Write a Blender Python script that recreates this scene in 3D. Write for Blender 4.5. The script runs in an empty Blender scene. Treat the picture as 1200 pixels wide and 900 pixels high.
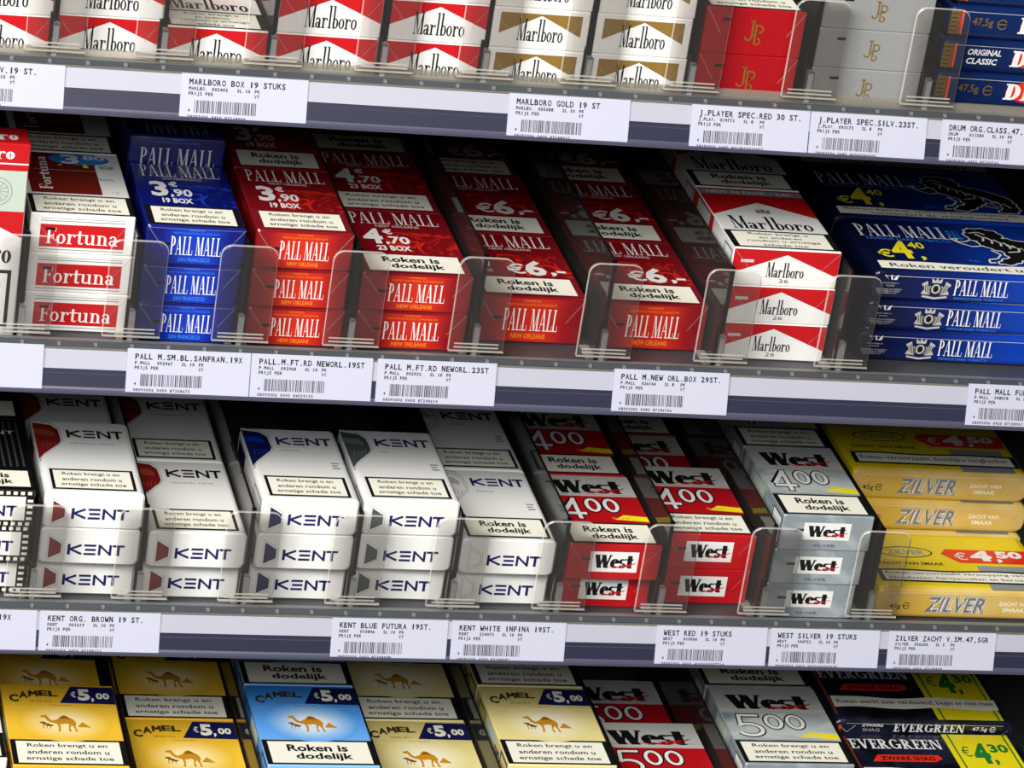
import bpy, math, random
from mathutils import Matrix, Vector
random.seed(7)
C = bpy.context.scene.collection
SC = bpy.context.scene

# ------------------------------------------------------------------ camera, light, exposure
def cam_axes(a, b, c):
    f = Vector((-math.sin(a)*math.cos(b), math.cos(a)*math.cos(b), math.sin(b)))
    r = Vector((math.cos(a), math.sin(a), 0)); u = r.cross(f)
    return math.cos(c)*r + math.sin(c)*u, -math.sin(c)*r + math.cos(c)*u, f
cd = bpy.data.cameras.new('camera'); cam = bpy.data.objects.new('camera', cd); C.objects.link(cam)
R_, U_, F_ = cam_axes(-0.27932, -0.4235, 0.15809)
M = Matrix((R_, U_, -F_)).transposed().to_4x4(); M.translation = Vector((-0.26267, -1.7862, 0.91349))
cam.matrix_world = M
cd.sensor_width = 36; cd.lens = 4326.53/1200*36; cd.clip_start = 0.02
SC.camera = cam
w = bpy.data.worlds.new('world'); SC.world = w; w.use_nodes = True
w.node_tree.nodes['Background'].inputs[0].default_value = (0.92, 0.95, 1.0, 1)
w.node_tree.nodes['Background'].inputs[1].default_value = 0.02
def area(name, loc, target, sx, sy, power, col=(1, 1, 1)):
    l = bpy.data.lights.new(name, 'AREA'); l.shape = 'RECTANGLE'; l.size = sx; l.size_y = sy; l.energy = power; l.color = col
    o = bpy.data.objects.new(name, l); C.objects.link(o); o.location = loc
    o.rotation_euler = (Vector(target)-Vector(loc)).to_track_quat('-Z', 'Y').to_euler()
    return o
area('ceiling_light', (-0.75, -1.75, 1.75), (0.22, 0, 0.0), 2.2, 0.5, 100, (1.0, 0.965, 0.905))
area('ceiling_light', (-0.6, -2.9, 1.75), (0.22, 0, 0.0), 2.2, 0.5, 36, (0.93, 0.965, 1.0))
area('ceiling_light', (-2.0, -1.3, 1.5), (0.22, 0, 0.0), 1.0, 0.5, 42, (0.95, 0.975, 1.0))
SC.view_settings.view_transform = 'Standard'; SC.view_settings.look = 'None'
SC.view_settings.exposure = -0.12; SC.view_settings.gamma = 1; SC.view_settings.use_curve_mapping = False
SC.cycles.use_denoising = True; SC.cycles.max_bounces = 12; SC.cycles.transparent_max_bounces = 24

# ------------------------------------------------------------------ materials
def lin(h):
    h = h.lstrip('#'); v = [int(h[i:i+2], 16)/255 for i in (0, 2, 4)]
    return tuple((x/12.92 if x <= .04045 else ((x+.055)/1.055)**2.4) for x in v) + (1,)
MATS = {}
def mk(name, col, rough=.35, metal=0., coat=0., spec=.5):
    m = bpy.data.materials.new(name); m.use_nodes = True; b = m.node_tree.nodes['Principled BSDF']
    b.inputs['Base Color'].default_value = lin(col); b.inputs['Roughness'].default_value = rough
    b.inputs['Metallic'].default_value = metal; b.inputs['Coat Weight'].default_value = coat
    b.inputs['Coat Roughness'].default_value = .12; b.inputs['Specular IOR Level'].default_value = spec
    MATS[name] = m; return m
def mk_noise(name, c0, c1, scale, rough=.3, coat=.3, lo=.42, hi=.6, stretch=(1, 1, 1), dist=1.5, metal=0.):
    m = mk(name, c0, rough, metal, coat); nt = m.node_tree; b = nt.nodes['Principled BSDF']
    tc = nt.nodes.new('ShaderNodeTexCoord'); mp = nt.nodes.new('ShaderNodeMapping'); mp.inputs['Scale'].default_value = stretch
    n = nt.nodes.new('ShaderNodeTexNoise'); n.inputs['Scale'].default_value = scale; n.inputs['Distortion'].default_value = dist; n.inputs['Detail'].default_value = 3
    r = nt.nodes.new('ShaderNodeValToRGB'); r.color_ramp.elements[0].position = lo; r.color_ramp.elements[1].position = hi
    r.color_ramp.elements[0].color = lin(c0); r.color_ramp.elements[1].color = lin(c1)
    nt.links.new(tc.outputs['Object'], mp.inputs[0]); nt.links.new(mp.outputs[0], n.inputs['Vector'])
    nt.links.new(n.outputs['Fac'], r.inputs[0]); nt.links.new(r.outputs[0], b.inputs['Base Color'])
    return m
def mk_ramp(name, axis, p0, p1, cols, rough=.3, coat=.3):
    # colour ramp along one object axis (metres)
    m = mk(name, cols[0], rough, 0, coat); nt = m.node_tree; b = nt.nodes['Principled BSDF']
    tc = nt.nodes.new('ShaderNodeTexCoord'); sp = nt.nodes.new('ShaderNodeSeparateXYZ'); mr = nt.nodes.new('ShaderNodeMapRange')
    mr.inputs['From Min'].default_value = p0; mr.inputs['From Max'].default_value = p1
    r = nt.nodes.new('ShaderNodeValToRGB')
    while len(r.color_ramp.elements) < len(cols): r.color_ramp.elements.new(.5)
    for i, c in enumerate(cols):
        r.color_ramp.elements[i].position = i/(len(cols)-1); r.color_ramp.elements[i].color = lin(c)
    nt.links.new(tc.outputs['Object'], sp.inputs[0]); nt.links.new(sp.outputs[axis], mr.inputs['Value'])
    nt.links.new(mr.outputs[0], r.inputs[0]); nt.links.new(r.outputs[0], b.inputs['Base Color'])
    return m
def mk_clear(name, tint, veil, veilcol, gloss):
    # thin acrylic: lets most light through, a faint milky scatter, glossy skin
    m = bpy.data.materials.new(name); m.use_nodes = True; nt = m.node_tree; nt.nodes.clear()
    out = nt.nodes.new('ShaderNodeOutputMaterial'); tr = nt.nodes.new('ShaderNodeBsdfTransparent'); tr.inputs[0].default_value = lin(tint)
    df = nt.nodes.new('ShaderNodeBsdfDiffuse'); df.inputs[0].default_value = lin(veilcol)
    gl = nt.nodes.new('ShaderNodeBsdfGlossy'); gl.inputs['Roughness'].default_value = .06
    m1 = nt.nodes.new('ShaderNodeMixShader'); m1.inputs[0].default_value = veil
    m2 = nt.nodes.new('ShaderNodeMixShader'); fr = nt.nodes.new('ShaderNodeFresnel'); fr.inputs[0].default_value = 1.45
    mu = nt.nodes.new('ShaderNodeMath'); mu.operation = 'MULTIPLY'; mu.inputs[1].default_value = gloss
    nt.links.new(fr.outputs[0], mu.inputs[0]); nt.links.new(mu.outputs[0], m2.inputs[0])
    nt.links.new(tr.outputs[0], m1.inputs[1]); nt.links.new(df.outputs[0], m1.inputs[2])
    nt.links.new(m1.outputs[0], m2.inputs[1]); nt.links.new(gl.outputs[0], m2.inputs[2]); nt.links.new(m2.outputs[0], out.inputs[0])
    MATS[name] = m; return m
mk('white', '#edece9', .35, 0, .15); mk('paper', '#bcbdce', .8); mk('warn', '#f3f0df', .5); mk('ink', '#0c0c0e', .5); mk('ink_soft', '#3c3b3a', .6)
mk('tag_ink', '#0c0c18', .8); mk('bar_ink', '#3c3a46', .8)
mk('red', '#c2161c', .3, 0, .25); mk('red_bright', '#e03018', .3, 0, .25); mk('red_deep', '#a50f18', .3, 0, .3); mk('maroon', '#741420', .4)
mk('gold', '#a5823f', .35, .35, .2); mk('goldline', '#b08a3c', .35, .6); mk('orange', '#f08a1c', .4); mk('yellow', '#f5e11d', .4); mk('grey', '#8f9296', .4)
mk('lightgrey', '#c9cac9', .4); mk('navy', '#171a4e', .3, 0, .25); mk('deepnavy', '#0f1c48', .35, 0, .2); mk('blue', '#1238b4', .3, 0, .3); mk('skyblue', '#2f86cf', .35); mk('palestamp', '#b9c7b8', .6)
mk('black', '#0b0b0d', .3, 0, .3); mk('brown', '#6e1a12', .4, 0, .2); mk('rust', '#93402a', .4); mk('ghost', '#b9b7b2', .5); mk('kentblue', '#1b1c5a', .4); mk('kentred', '#7d1a1a', .35, 0, .2)
mk('slate', '#5d6467', .35, .3, .2); mk('slate_light', '#858c8e', .35, .3); mk('bluelight', '#4f9df0', .35); mk('green', '#1d7a33', .4)
mk('silver', '#a2aab0', .32, .35, .2); mk('silver_foil', '#a9a9a8', .35, .3, .3); mk('chrome', '#d8d8dc', .18, .9)
mk_noise('pm_red_top', '#7c0f16', '#d2261a', 70, dist=3, lo=.48, hi=.62); mk_noise('pm_blue_top', '#0b1668', '#1b42c4', 70, dist=3, lo=.52, hi=.64)
mk('pm_red', '#7d0e17', .28, 0, .35); mk_ramp('pm_red_end', 0, -.030, .030, ['#76101a', '#8e141b', '#c8281a', '#cf2c1a', '#c8281a', '#8e141b', '#76101a']); mk('pm_blue', '#0c1770', .28, 0, .35); mk_ramp('pm_blue_end', 0, -.027, .027, ['#0b1458', '#0d1a78', '#1236b4', '#1239bc', '#1236b4', '#0d1a78', '#0b1458']); mk('pm_sub_blue', '#3f86e6', .4)  # pack end ramps get darker towards both sides
mk_noise('west_cloud', '#7f8b90', '#c3cbc8', 22, stretch=(.6, 1.6, 1), lo=.4, hi=.6); mk('west_panel', '#c3c3bd', .35, 0, .2); mk('west_red', '#b8131b', .3, 0, .3)
mk_noise('west_end', '#98a2a9', '#b7c0c4', 30, metal=.2)
mk_ramp('camel_yellow', 1, 0, .09, ['#f0b52a', '#f4c63c', '#e9b526']); mk_ramp('camel_cream', 1, 0, .09, ['#ecdb9c', '#e9d993', '#d9c67c'])
mk_ramp('camel_blue', 1, 0, .09, ['#8cc0f5', '#5aa0ec', '#2c84dc']); mk('camel_gold', '#c98a1e', .4); mk('camel_dark', '#8a5a14', .4); mk('camel_ink', '#3a2d14', .5)
def steps(pre, a, b, n=9):
    A, B = [int(a[k:k+2], 16) for k in (1, 3, 5)], [int(b[k:k+2], 16) for k in (1, 3, 5)]
    for i in range(n):
        t = (i+.3)/n; mk('%s%d' % (pre, i), '#%02x%02x%02x' % tuple(int(p+(q-p)*t) for p, q in zip(A, B)), .35, 0, .2)
steps('glow_y', '#f0bd30', '#fbe9b4'); steps('glow_c', '#e8d890', '#f6f0d6'); steps('glow_b', '#5aa0ec', '#e4eff8')
mk_ramp('pouch_blue', 0, -.06, .03, ['#090e2a', '#0c2064', '#0f3ca8'], .25, .4); mk('drum_navy', '#0d2456', .25, 0, .4)
mk('zil_yellow', '#e8cf1e', .3, 0, .3); mk_noise('zil_gold', '#cfa849', '#dcc078', 18, stretch=(.4, 1, 1)); mk('zil_grey', '#8c9499', .35, 0, .2); mk('zil_silver', '#8b8d92', .3, .4)
mk_noise('ever_black', '#0b0b10', '#1d2238', 25); mk('ever_yellow', '#f0dc1a', .3, 0, .3); mk('stripe_grey', '#3d3d3e', .4)
mk('deck', '#4c4c50', .45, .3); mk('deck_lip', '#7a7b7b', .4, .2); mk('notch', '#4a4f54', .4, .2); mk('rail_white', '#b0b0be', .45); mk('rail_dark', '#2b2b41', .35, 0, .2); mk('rail_lip', '#4a4a5e', .35, 0, .2); mk('rail_edge', '#7d8080', .3); mk('back', '#161618', .7)
mk('edge_reflection', '#08080a', .25); mk('edge_dark', '#1c1a1a', .2)
mk_clear('acrylic_flag', '#f1efed', .022, '#f4f0ea', 1.0); mk_clear('acrylic_wall', '#f0edea', .03, '#dedad4', 1.0); mk_clear('acrylic_edge', '#f6f3ea', .32, '#fbf8ee', 1.0)
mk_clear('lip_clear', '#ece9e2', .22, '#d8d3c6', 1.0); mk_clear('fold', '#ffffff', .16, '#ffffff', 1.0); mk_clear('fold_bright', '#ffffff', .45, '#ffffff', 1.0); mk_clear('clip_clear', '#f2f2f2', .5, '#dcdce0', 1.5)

# ------------------------------------------------------------------ mesh builder
class PB:
    def __init__(s): s.v = []; s.f = []; s.m = []; s.names = []
    def mi(s, name):
        if name not in s.names: s.names.append(name)
        return s.names.index(name)
    def add(s, verts, faces, mat):
        b = len(s.v); s.v += [tuple(p) for p in verts]; k = s.mi(mat)
        for f in faces: s.f.append([b+i for i in f]); s.m.append(k)
    def box(s, x0, y0, z0, x1, y1, z1, mat):
        V = [(x, y, z) for z in (z0, z1) for y in (y0, y1) for x in (x0, x1)]
        s.add(V, [(0, 2, 3, 1), (4, 5, 7, 6), (0, 1, 5, 4), (2, 6, 7, 3), (0, 4, 6, 2), (1, 3, 7, 5)], mat)
    def loft(s, rings, matfn):
        n = len(rings[0]); b = len(s.v)
        for r in rings: s.v += [tuple(p) for p in r]
        def put(idx):
            p = [Vector(s.v[i]) for i in idx]
            nn = Vector((0, 0, 0))
            for i in range(len(p)):
                a, c = p[i], p[(i+1) % len(p)]
                nn += Vector(((a.y-c.y)*(a.z+c.z), (a.z-c.z)*(a.x+c.x), (a.x-c.x)*(a.y+c.y)))
            if nn.length > 0: nn.normalize()
            s.f.append(idx); s.m.append(s.mi(matfn(nn)))
        for k in range(len(rings)-1):
            for i in range(n):
                j = (i+1) % n
                put([b+k*n+i, b+k*n+j, b+(k+1)*n+j, b+(k+1)*n+i])
        put([b+i for i in range(n)][::-1]); put([b+(len(rings)-1)*n+i for i in range(n)])
    def build(s, name, parent=None):
        me = bpy.data.meshes.new(name); me.from_pydata(s.v, [], s.f)
        for n in s.names: me.materials.append(MATS[n])
        me.polygons.foreach_set('material_index', s.m); me.update()
        o = bpy.data.objects.new(name, me); C.objects.link(o)
        if parent: o.parent = parent
        return o

# ------------------------------------------------------------------ lettering
TXT = {}
def text2d(s, bold=0.):
    k = (s, bold)
    if k in TXT: return TXT[k]
    cu = bpy.data.curves.new('lettering', 'FONT'); cu.body = s; cu.size = 1; cu.resolution_u = 2; cu.offset = bold; cu.fill_mode = 'FRONT'
    o = bpy.data.objects.new('lettering', cu); C.objects.link(o)
    dg = bpy.context.evaluated_depsgraph_get(); me = bpy.data.meshes.new_from_object(o.evaluated_get(dg))
    V = [(v.co.x, v.co.y) for v in me.vertices]; Fc = [list(p.vertices) for p in me.polygons]
    bpy.data.objects.remove(o); bpy.data.curves.remove(cu); bpy.data.meshes.remove(me)
    xs = [p[0] for p in V] or [0]; ys = [p[1] for p in V] or [0]
    TXT[k] = (V, Fc, min(xs), min(ys), max(xs), max(ys)); return TXT[k]

def glyph(ch, s, h, xh):
    P = []
    def R(x0, y0, x1, y1): P.append([(x0, y0), (x1, y0), (x1, y1), (x0, y1)])
    def D(xa, ya, xb, yb, t): P.append([(xa-t/2, ya), (xa+t/2, ya), (xb+t/2, yb), (xb-t/2, yb)])
    def A(cx, cy, rx, ry, tx, ty, a0, a1):
        n = max(3, int(abs(a1-a0)/24))
        for i in range(n):
            q = []
            for a, inn in ((a0+(a1-a0)*i/n, 0), (a0+(a1-a0)*(i+1)/n, 0), (a0+(a1-a0)*(i+1)/n, 1), (a0+(a1-a0)*i/n, 1)):
                a = math.radians(a); q.append((cx+(rx-tx*inn)*math.cos(a), cy+(ry-ty*inn)*math.sin(a)))
            P.append(q)
    x = .1; e = .09
    def stem(x, y1=1., foot=True, head=True, t=None):
        t = t or s; R(x, 0, x+t, y1)
        if foot: R(x-e, 0, x+t+e, h)
        if head: R(x-e, y1-h, x+t+(e if head != 'l' else 0), y1)
    if ch == 'A':
        D(.12, 0, .40, 1, h*1.3); D(.68, 0, .42, 1, s); R(.2, .3, .58, .3+h); R(0, 0, .26, h); R(.5, 0, .86, h); W = .86
    elif ch == 'L': stem(x); R(x, 0, .62, h); R(.62-h, 0, .62, .26); W = .62
    elif ch in 'PRBD':
        stem(x, head='l')
        if ch == 'D': A(x+s, .5, .42, .5, s, h, -90, 90); W = x+s+.44
        else:
            A(x+s, .73, .36, .27, s, h, -90, 90); W = x+s+.38
            if ch == 'R': D(x+s+.38, 0, x+s+.08, .5, s*1.1); R(x+s+.25, 0, x+s+.55, h); W = x+s+.55
    elif ch in 'EF':
        stem(x, head='l'); R(x, 1-h, .6, 1); R(.6-h, .74, .6, 1); R(x, .5-h/2, .48, .5+h/2); R(.48-h, .38, .48, .62); W = .6
        if ch == 'E': R(x, 0, .64, h); R(.64-h, 0, .64, .27); W = .64
    elif ch == 'M':
        D(.12, 0, .14, 1, h*1.3); D(.5, 0, .2, 1, s); D(.5, 0, .82, 1, h*1.2); R(.82-s/2, 0, .82+s/2, 1)
        R(0, 0, .26, h); R(.68, 0, .98, h); R(.02, 1-h, .2, 1); R(.8, 1-h, .98, 1); W = .98
    elif ch == 'N':
        D(.14, 0, .14, 1, h*1.3); D(.72, 0, .2, 1, s); D(.74, 0, .74, 1, h*1.3); R(0, 0, .28, h); R(.02, 1-h, .24, 1); R(.6, 1-h, .88, 1); W = .88
    elif ch == 'V': D(.42, 0, .16, 1, s); D(.42, 0, .7, 1, h*1.3); R(0, 1-h, .34, 1); R(.56, 1-h, .84, 1); W = .84
    elif ch == 'W':
        D(.31, 0, .13, 1, s); D(.31, 0, .5, 1, h*1.4); D(.68, 0, .49, 1, s); D(.68, 0, .88, 1, h*1.4)
        R(0, 1-h, .31, 1); R(.38, 1-h, .62, 1); R(.79, 1-h, .98, 1); W = .96
    elif ch == 'G': A(.42, .5, .42, .5, s, h, 40, 330); R(.62, 0.05, .62+s, .45); R(.5, .42, .62+s+.08, .42+h); W = .88
    elif ch == 'U': R(x, .3, x+s, 1); A(x+.3, .32, .3, .32, s, h, 180, 360); R(x+.6-h*1.3, .3, x+.6, 1); R(0, 1-h, x+s+e, 1); R(.52, 1-h, .8, 1); W = .8
    elif ch == 'a': A(.24, xh*.66, .24, xh*.34, s, h, 0, 165); R(.48-s, 0.02, .48, xh*.7); A(.21, xh*.28, .21, xh*.28, s*.9, h, 0, 360); R(.46-s, 0, .56, h); W = .56
    elif ch == 'r': stem(x, xh, head='l'); A(x+s+.14, xh*.62, .2, xh*.38, s*.6, h, 50, 170); A(x+s+.24, xh*.84, .07, xh*.14, .06, xh*.12, 0, 360); W = x+s+.32
    elif ch == 'l': stem(x, 1, head='l'); W = x+s+.1
    elif ch == 'b': stem(x, 1, foot=False, head='l'); A(x+.24, xh/2, .27, xh/2, s, h, 0, 360); W = x+.52
    elif ch == 'o': A(.28, xh/2, .28, xh/2, s, h, 0, 360); W = .56
    elif ch == 'e': A(.27, xh/2, .27, xh/2, s, h, 0, 318); R(.1, xh*.5, .5, xh*.5+h); W = .54
    elif ch == 's':
        A(.22, xh*.73, .2, xh*.27, s*.7, h*1.3, 30, 270); A(.22, xh*.28, .22, xh*.28, s*.7, h*1.3, -150, 90); W = .46
    elif ch == 't': R(x, .06, x+s, xh*1.34); R(-.04, xh-h*1.4, .44, xh); A(x+.17, .13, .17, .13, s*.7, h, 180, 340); W = .38
    elif ch == 'u': R(x, .1, x+s, xh); A(x+.22, xh*.34, .22, xh*.34, s, h, 180, 330); R(x+.4, 0, x+.4+s, xh); R(0, xh-h, x+s, xh); R(x+.3, xh-h, x+.4+s, xh); R(x+.4, 0, x+.4+s+e, h); W = x+.4+s+e
    elif ch == 'n': stem(x, xh, head='l'); A(x+.24, xh*.62, .24+.04, xh*.38, s, h, 0, 160); stem(x+.52-s, xh*.65, head=False); W = x+.52+e
    else: W = .34
    return P, W
SER = {}
def serif2d(s, st, h, xh, gap):
    k = (s, st, h, xh, gap)
    if k in SER: return SER[k]
    polys = []; x = 0
    for ch in s:
        P, W = glyph(ch, st, h, xh)
        polys += [[(px+x, py) for px, py in p] for p in P]; x += W+gap
    xs = [q[0] for p in polys for q in p]; ys = [q[1] for p in polys for q in p]
    SER[k] = (polys, min(xs), min(ys), max(xs), max(ys)); return SER[k]

STROKE = {'M': [[(.06, 0), (.06, 1), (.5, .42), (.94, 1), (.94, 0)]], 'N': [[(.08, 0), (.08, 1), (.92, 0), (.92, 1)]], 'W': [[(.0, 1), (.22, 0), (.5, .62), (.78, 0), (1, 1)]], 'K': [[(.1, 0), (.1, 1)], [(.92, 1), (.14, .45)], [(.4, .62), (.95, 0)]]}
class Cv:
    """A printed face: millimetre coordinates u, v on a plane; pick(u, v) names the mesh the print belongs to."""
    def __init__(s, pb, o, ex, ey, pick=None, seam=None):
        s.pb = pb; s.o = Vector(o); s.ex = Vector(ex); s.ey = Vector(ey); s.n = s.ex.cross(s.ey); s.pick = pick; s.seam = seam
    def P(s, u, v, lay): return s.o + s.ex*(u/1000) + s.ey*(v/1000) + s.n*(.00005+.00004*lay)
    def tgt(s, v): return s.pick(v) if s.pick else s.pb
    def poly(s, pts, mat, lay=1):
        a = sum(pts[i][0]*pts[(i+1) % len(pts)][1]-pts[(i+1) % len(pts)][0]*pts[i][1] for i in range(len(pts)))
        if a < 0: pts = pts[::-1]
        s.tgt(sum(p[1] for p in pts)/len(pts)).add([s.P(u, v, lay) for u, v in pts], [list(range(len(pts)))], mat)
    def rect(s, x0, y0, x1, y1, mat, lay=1):
        if s.seam and y0 < s.seam-.2 and y1 > s.seam+.2:
            s.rect(x0, y0, x1, s.seam-.15, mat, lay); s.rect(x0, s.seam+.15, x1, y1, mat, lay); return
        s.poly([(x0, y0), (x1, y0), (x1, y1), (x0, y1)], mat, lay)
    def frame(s, x0, y0, x1, y1, t, mat, lay=1):
        s.rect(x0, y0, x1, y0+t, mat, lay); s.rect(x0, y1-t, x1, y1, mat, lay); s.rect(x0, y0+t, x0+t, y1-t, mat, lay); s.rect(x1-t, y0+t, x1, y1-t, mat, lay)
    def ell(s, cx, cy, rx, ry, mat, lay=1, n=28):
        s.poly([(cx+rx*math.cos(6.2832*i/n), cy+ry*math.sin(6.2832*i/n)) for i in range(n)], mat, lay)
    def ring(s, cx, cy, rx, ry, t, mat, lay=1, n=24, a0=0, a1=360):
        for i in range(n):
            A, B = math.radians(a0+(a1-a0)*i/n), math.radians(a0+(a1-a0)*(i+1)/n)
            s.poly([(cx+rx*math.cos(A), cy+ry*math.sin(A)), (cx+rx*math.cos(B), cy+ry*math.sin(B)), (cx+(rx-t)*math.cos(B), cy+(ry-t)*math.sin(B)), (cx+(rx-t)*math.cos(A), cy+(ry-t)*math.sin(A))], mat, lay)
    def line(s, pts, t, mat, lay=2):
        for (xa, ya), (xb, yb) in zip(pts, pts[1:]):
            lay += .01
            d = math.hypot(xb-xa, yb-ya) or 1; nx, ny = -(yb-ya)/d*t/2, (xb-xa)/d*t/2
            s.poly([(xa+nx, ya+ny), (xa-nx, ya-ny), (xb-nx, yb-ny), (xb+nx, yb+ny)], mat, lay)
    def fit(s, txt, x0, y0, x1, y1, mat, lay=3, bold=.012, shear=0., rot=0):
        V, Fc, a, b, c, d = text2d(txt, bold)
        if not V: return
        q = []
        for (x, y) in V:
            fx, fy = (x-a)/(c-a), (y-b)/(d-b) if d > b else 0
            if rot == 90: q.append((x0+(1-fy)*(x1-x0), y0+fx*(y1-y0)))
            elif rot == 180: q.append((x0+(1-fx)*(x1-x0), y0+(1-fy)*(y1-y0)))
            else: q.append((x0+fx*(x1-x0)+shear*fy*(y1-y0), y0+fy*(y1-y0)))
        s.tgt((y0+y1)/2).add([s.P(u, v, lay) for u, v in q], Fc, mat)
    def mono(s, txt, x, y, h, mat, lay=3, bold=.012, pitch=None):
        # typewriter setting: every character centred in a cell of the same width
        p = pitch or h*.86
        for i, ch in enumerate(txt):
            if ch == ' ': continue
            if ch in STROKE:
                for seg in STROKE[ch]: s.line([(x+p*(i+.5)+(u-.5)*p*.74, y+v*h) for u, v in seg], h*(.15+bold), mat, lay)
                continue
            V, Fc, a, b, c, d = text2d(ch, min(bold, .012) if ch in 'MWN' else bold); k = h/.73
            wd = (c-a)*k; kx = k*min(1., p*.86/wd) if wd else k
            if ch in 'I1': kx = k*1.2
            cx = x+p*(i+.5)-(a+c)/2*kx
            s.pb.add([s.P(cx+vx*kx, y+vy*k, lay) for vx, vy in V], Fc, mat)
    def serif(s, txt, x0, y0, x1, y1, mat, lay=3, st=.2, h=.055, xh=.56, gap=.05, shear=0., rot=0):
        P, a, b, c, d = serif2d(txt, st, h, xh, gap)
        for p in P:
            q = []
            for x, y in p:
                fx, fy = (x-a)/(c-a), (y-b)/(d-b)
                if rot == 90: q.append((x0+(1-fy)*(x1-x0), y0+fx*(y1-y0)))
                elif rot == 180: q.append((x0+(1-fx)*(x1-x0), y0+(1-fy)*(y1-y0)))
                else: q.append((x0+fx*(x1-x0)+shear*fy*(y1-y0), y0+fy*(y1-y0)))
            s.poly(q, mat, lay+.012*P.index(p))

# ------------------------------------------------------------------ print motifs
def warning(T, W, var, v0, v1, inset=2.5, border='full', mat='warn'):
    if border == 'full': T.rect(.3, v0-1.6, W-.3, v1+1.8, 'ink', 1)
    elif border == 'box': T.rect(inset-1.8, v0-1.8, W-inset+1.8, v1+1.8, 'ink', 1)
    T.rect(inset, v0, W-inset, v1, mat, 2)
    h = v1-v0; a, b = inset+(W-2*inset)*.08, W-inset-(W-2*inset)*.08
    if var == 'dodelijk':
        T.fit('Roken is', a+(b-a)*.12, v0+h*.54, b-(b-a)*.16, v0+h*.86, 'ink', 3, .03); T.fit('dodelijk', a+(b-a)*.2, v0+h*.1, b-(b-a)*.12, v0+h*.47, 'ink', 3, .03)
    elif var == 'lang':
        T.fit('Roken brengt u en', a+1.5, v0+h*.68, b-2.5, v0+h*.9, 'ink', 3, .014); T.fit('anderen rondom u', a+1, v0+h*.41, b-2, v0+h*.6, 'ink', 3, .014); T.fit('ernstige schade toe', a, v0+h*.08, b, v0+h*.31, 'ink', 3, .014)
    elif var == 'vier':
        T.fit('Roken brengt u', a+5, v0+h*.76, b-6, v0+h*.95, 'ink', 3, .012); T.fit('en anderen', a+10, v0+h*.55, b-11, v0+h*.69, 'ink', 3, .012)
        T.fit('rondom u ernstige', a+2, v0+h*.28, b-1, v0+h*.47, 'ink', 3, .012); T.fit('schade toe', a+10, v0+h*.05, b-10, v0+h*.2, 'ink', 3, .012)
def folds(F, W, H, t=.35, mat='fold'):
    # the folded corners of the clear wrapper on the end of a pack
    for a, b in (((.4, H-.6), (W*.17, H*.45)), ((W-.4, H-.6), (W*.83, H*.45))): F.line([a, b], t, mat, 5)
def tab(F, x, y, mat='ink'): F.rect(x, y, x+5.2, y+1.6, mat, 4)
def chevron(F, W, H, mat, apex, side, top, x0=0.4):
    F.poly([(x0, top), (x0, side), (W/2, apex), (W/2, top)], mat, 1); F.poly([(W-x0, top), (W/2, top), (W/2, apex), (W-x0, side)], mat, 1)
def scribble(F, x0, y0, x1, y1):
    w, h = x1-x0, y1-y0
    F.line([(x0+w*.45, y0+h*.02), (x0+w*.99, y0+h*.36), (x0+w*.62, y0+h*.2), (x0+w*.93, y0+h*.1)], h*.05, 'red', 4)
    F.line([(x0+w*.35, y0+h*.12), (x0+w*.7, y0+h*.02), (x0+w*1.02, y0+h*.44)], h*.045, 'red', 4)
def numeral(T, ch, x0, y0, x1, y1, t, mat, lay):
    w, h = x1-x0, y1-y0; e = t/2-1.5
    if ch == '0': T.ring((x0+x1)/2, (y0+y1)/2, w/2+e, h/2+e*1.2, t*.85, mat, lay, 28)
    elif ch == '4':
        T.line([(x0+w*.7-e*.2, y1-1+e*.8), (x0+w*.04-e, y0+h*.34)], t, mat, lay); T.rect(x0-e, y0+h*.26-t*.55, x1+w*.04+e, y0+h*.26+t*.55, mat, lay); T.rect(x0+w*.66-t*.46, y0-e, x0+w*.66+t*.46, y1+e, mat, lay+.15)
    else:
        T.rect(x0+w*.16-e, y1-t*.9+e*.4, x1-w*.02+e, y1+e*1.2, mat, lay); T.line([(x0+w*.22, y1-1), (x0+w*.14, y0+h*.52)], t*.9, mat, lay)
        T.ring(x0+w*.42, y0+h*.31, w*.56+e, h*.31+e*1.2, t*.95, mat, lay, 22, -150, 135)
CAMEL = [(0, 86), (6, 92), (12, 91), (16, 96), (20, 90), (23, 82), (27, 70), (34, 62), (42, 66), (50, 72), (58, 88), (66, 94), (75, 90), (84, 78), (93, 70), (98, 58), (100, 44), (96, 36), (97, 20), (101, 2), (94, 0), (92, 20), (86, 38), (80, 22), (83, 2), (76, 0), (76, 22), (79, 42), (70, 46), (60, 42), (54, 44), (54, 22), (52, 2), (45, 0), (48, 22), (46, 42), (40, 46), (30, 50), (20, 60), (14, 78), (4, 80)]
def camel(T, x0, y0, w, h, glow):
    cx, cy = x0+w*.55, y0+h*.45
    for i in range(9): T.ell(cx, cy, w*(1.1-.085*i), h*(1.02-.08*i), 'glow_%s%d' % (glow, i), 1+i*.15, 36)
    T.poly([(x0+x*.0082*w, y0+y*.0088*h) for x, y in CAMEL], 'camel_gold', 3)
    T.poly([(x0+.44*w, y0+.62*h), (x0+.54*w, y0+.8*h), (x0+.62*w, y0+.76*h), (x0+.7*w, y0+.6*h), (x0+.58*w, y0+.66*h)], 'camel_dark', 4)
    T.poly([(x0+.82*w, y0+.24*h), (x0+.96*w, y0+.5*h), (x0+1.14*w, y0+.22*h)], 'camel_gold', 2.6)
    for px, hh in ((.04, .3), (.12, .22), (.2, .16)):
        T.rect(x0+px*w, y0+.14*h, x0+px*w+.4, y0+(.14+hh)*h, 'camel_dark', 3); T.ell(x0+px*w+.2, y0+(.14+hh)*h, 2, 1.1, 'camel_dark', 3, 8)
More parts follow.
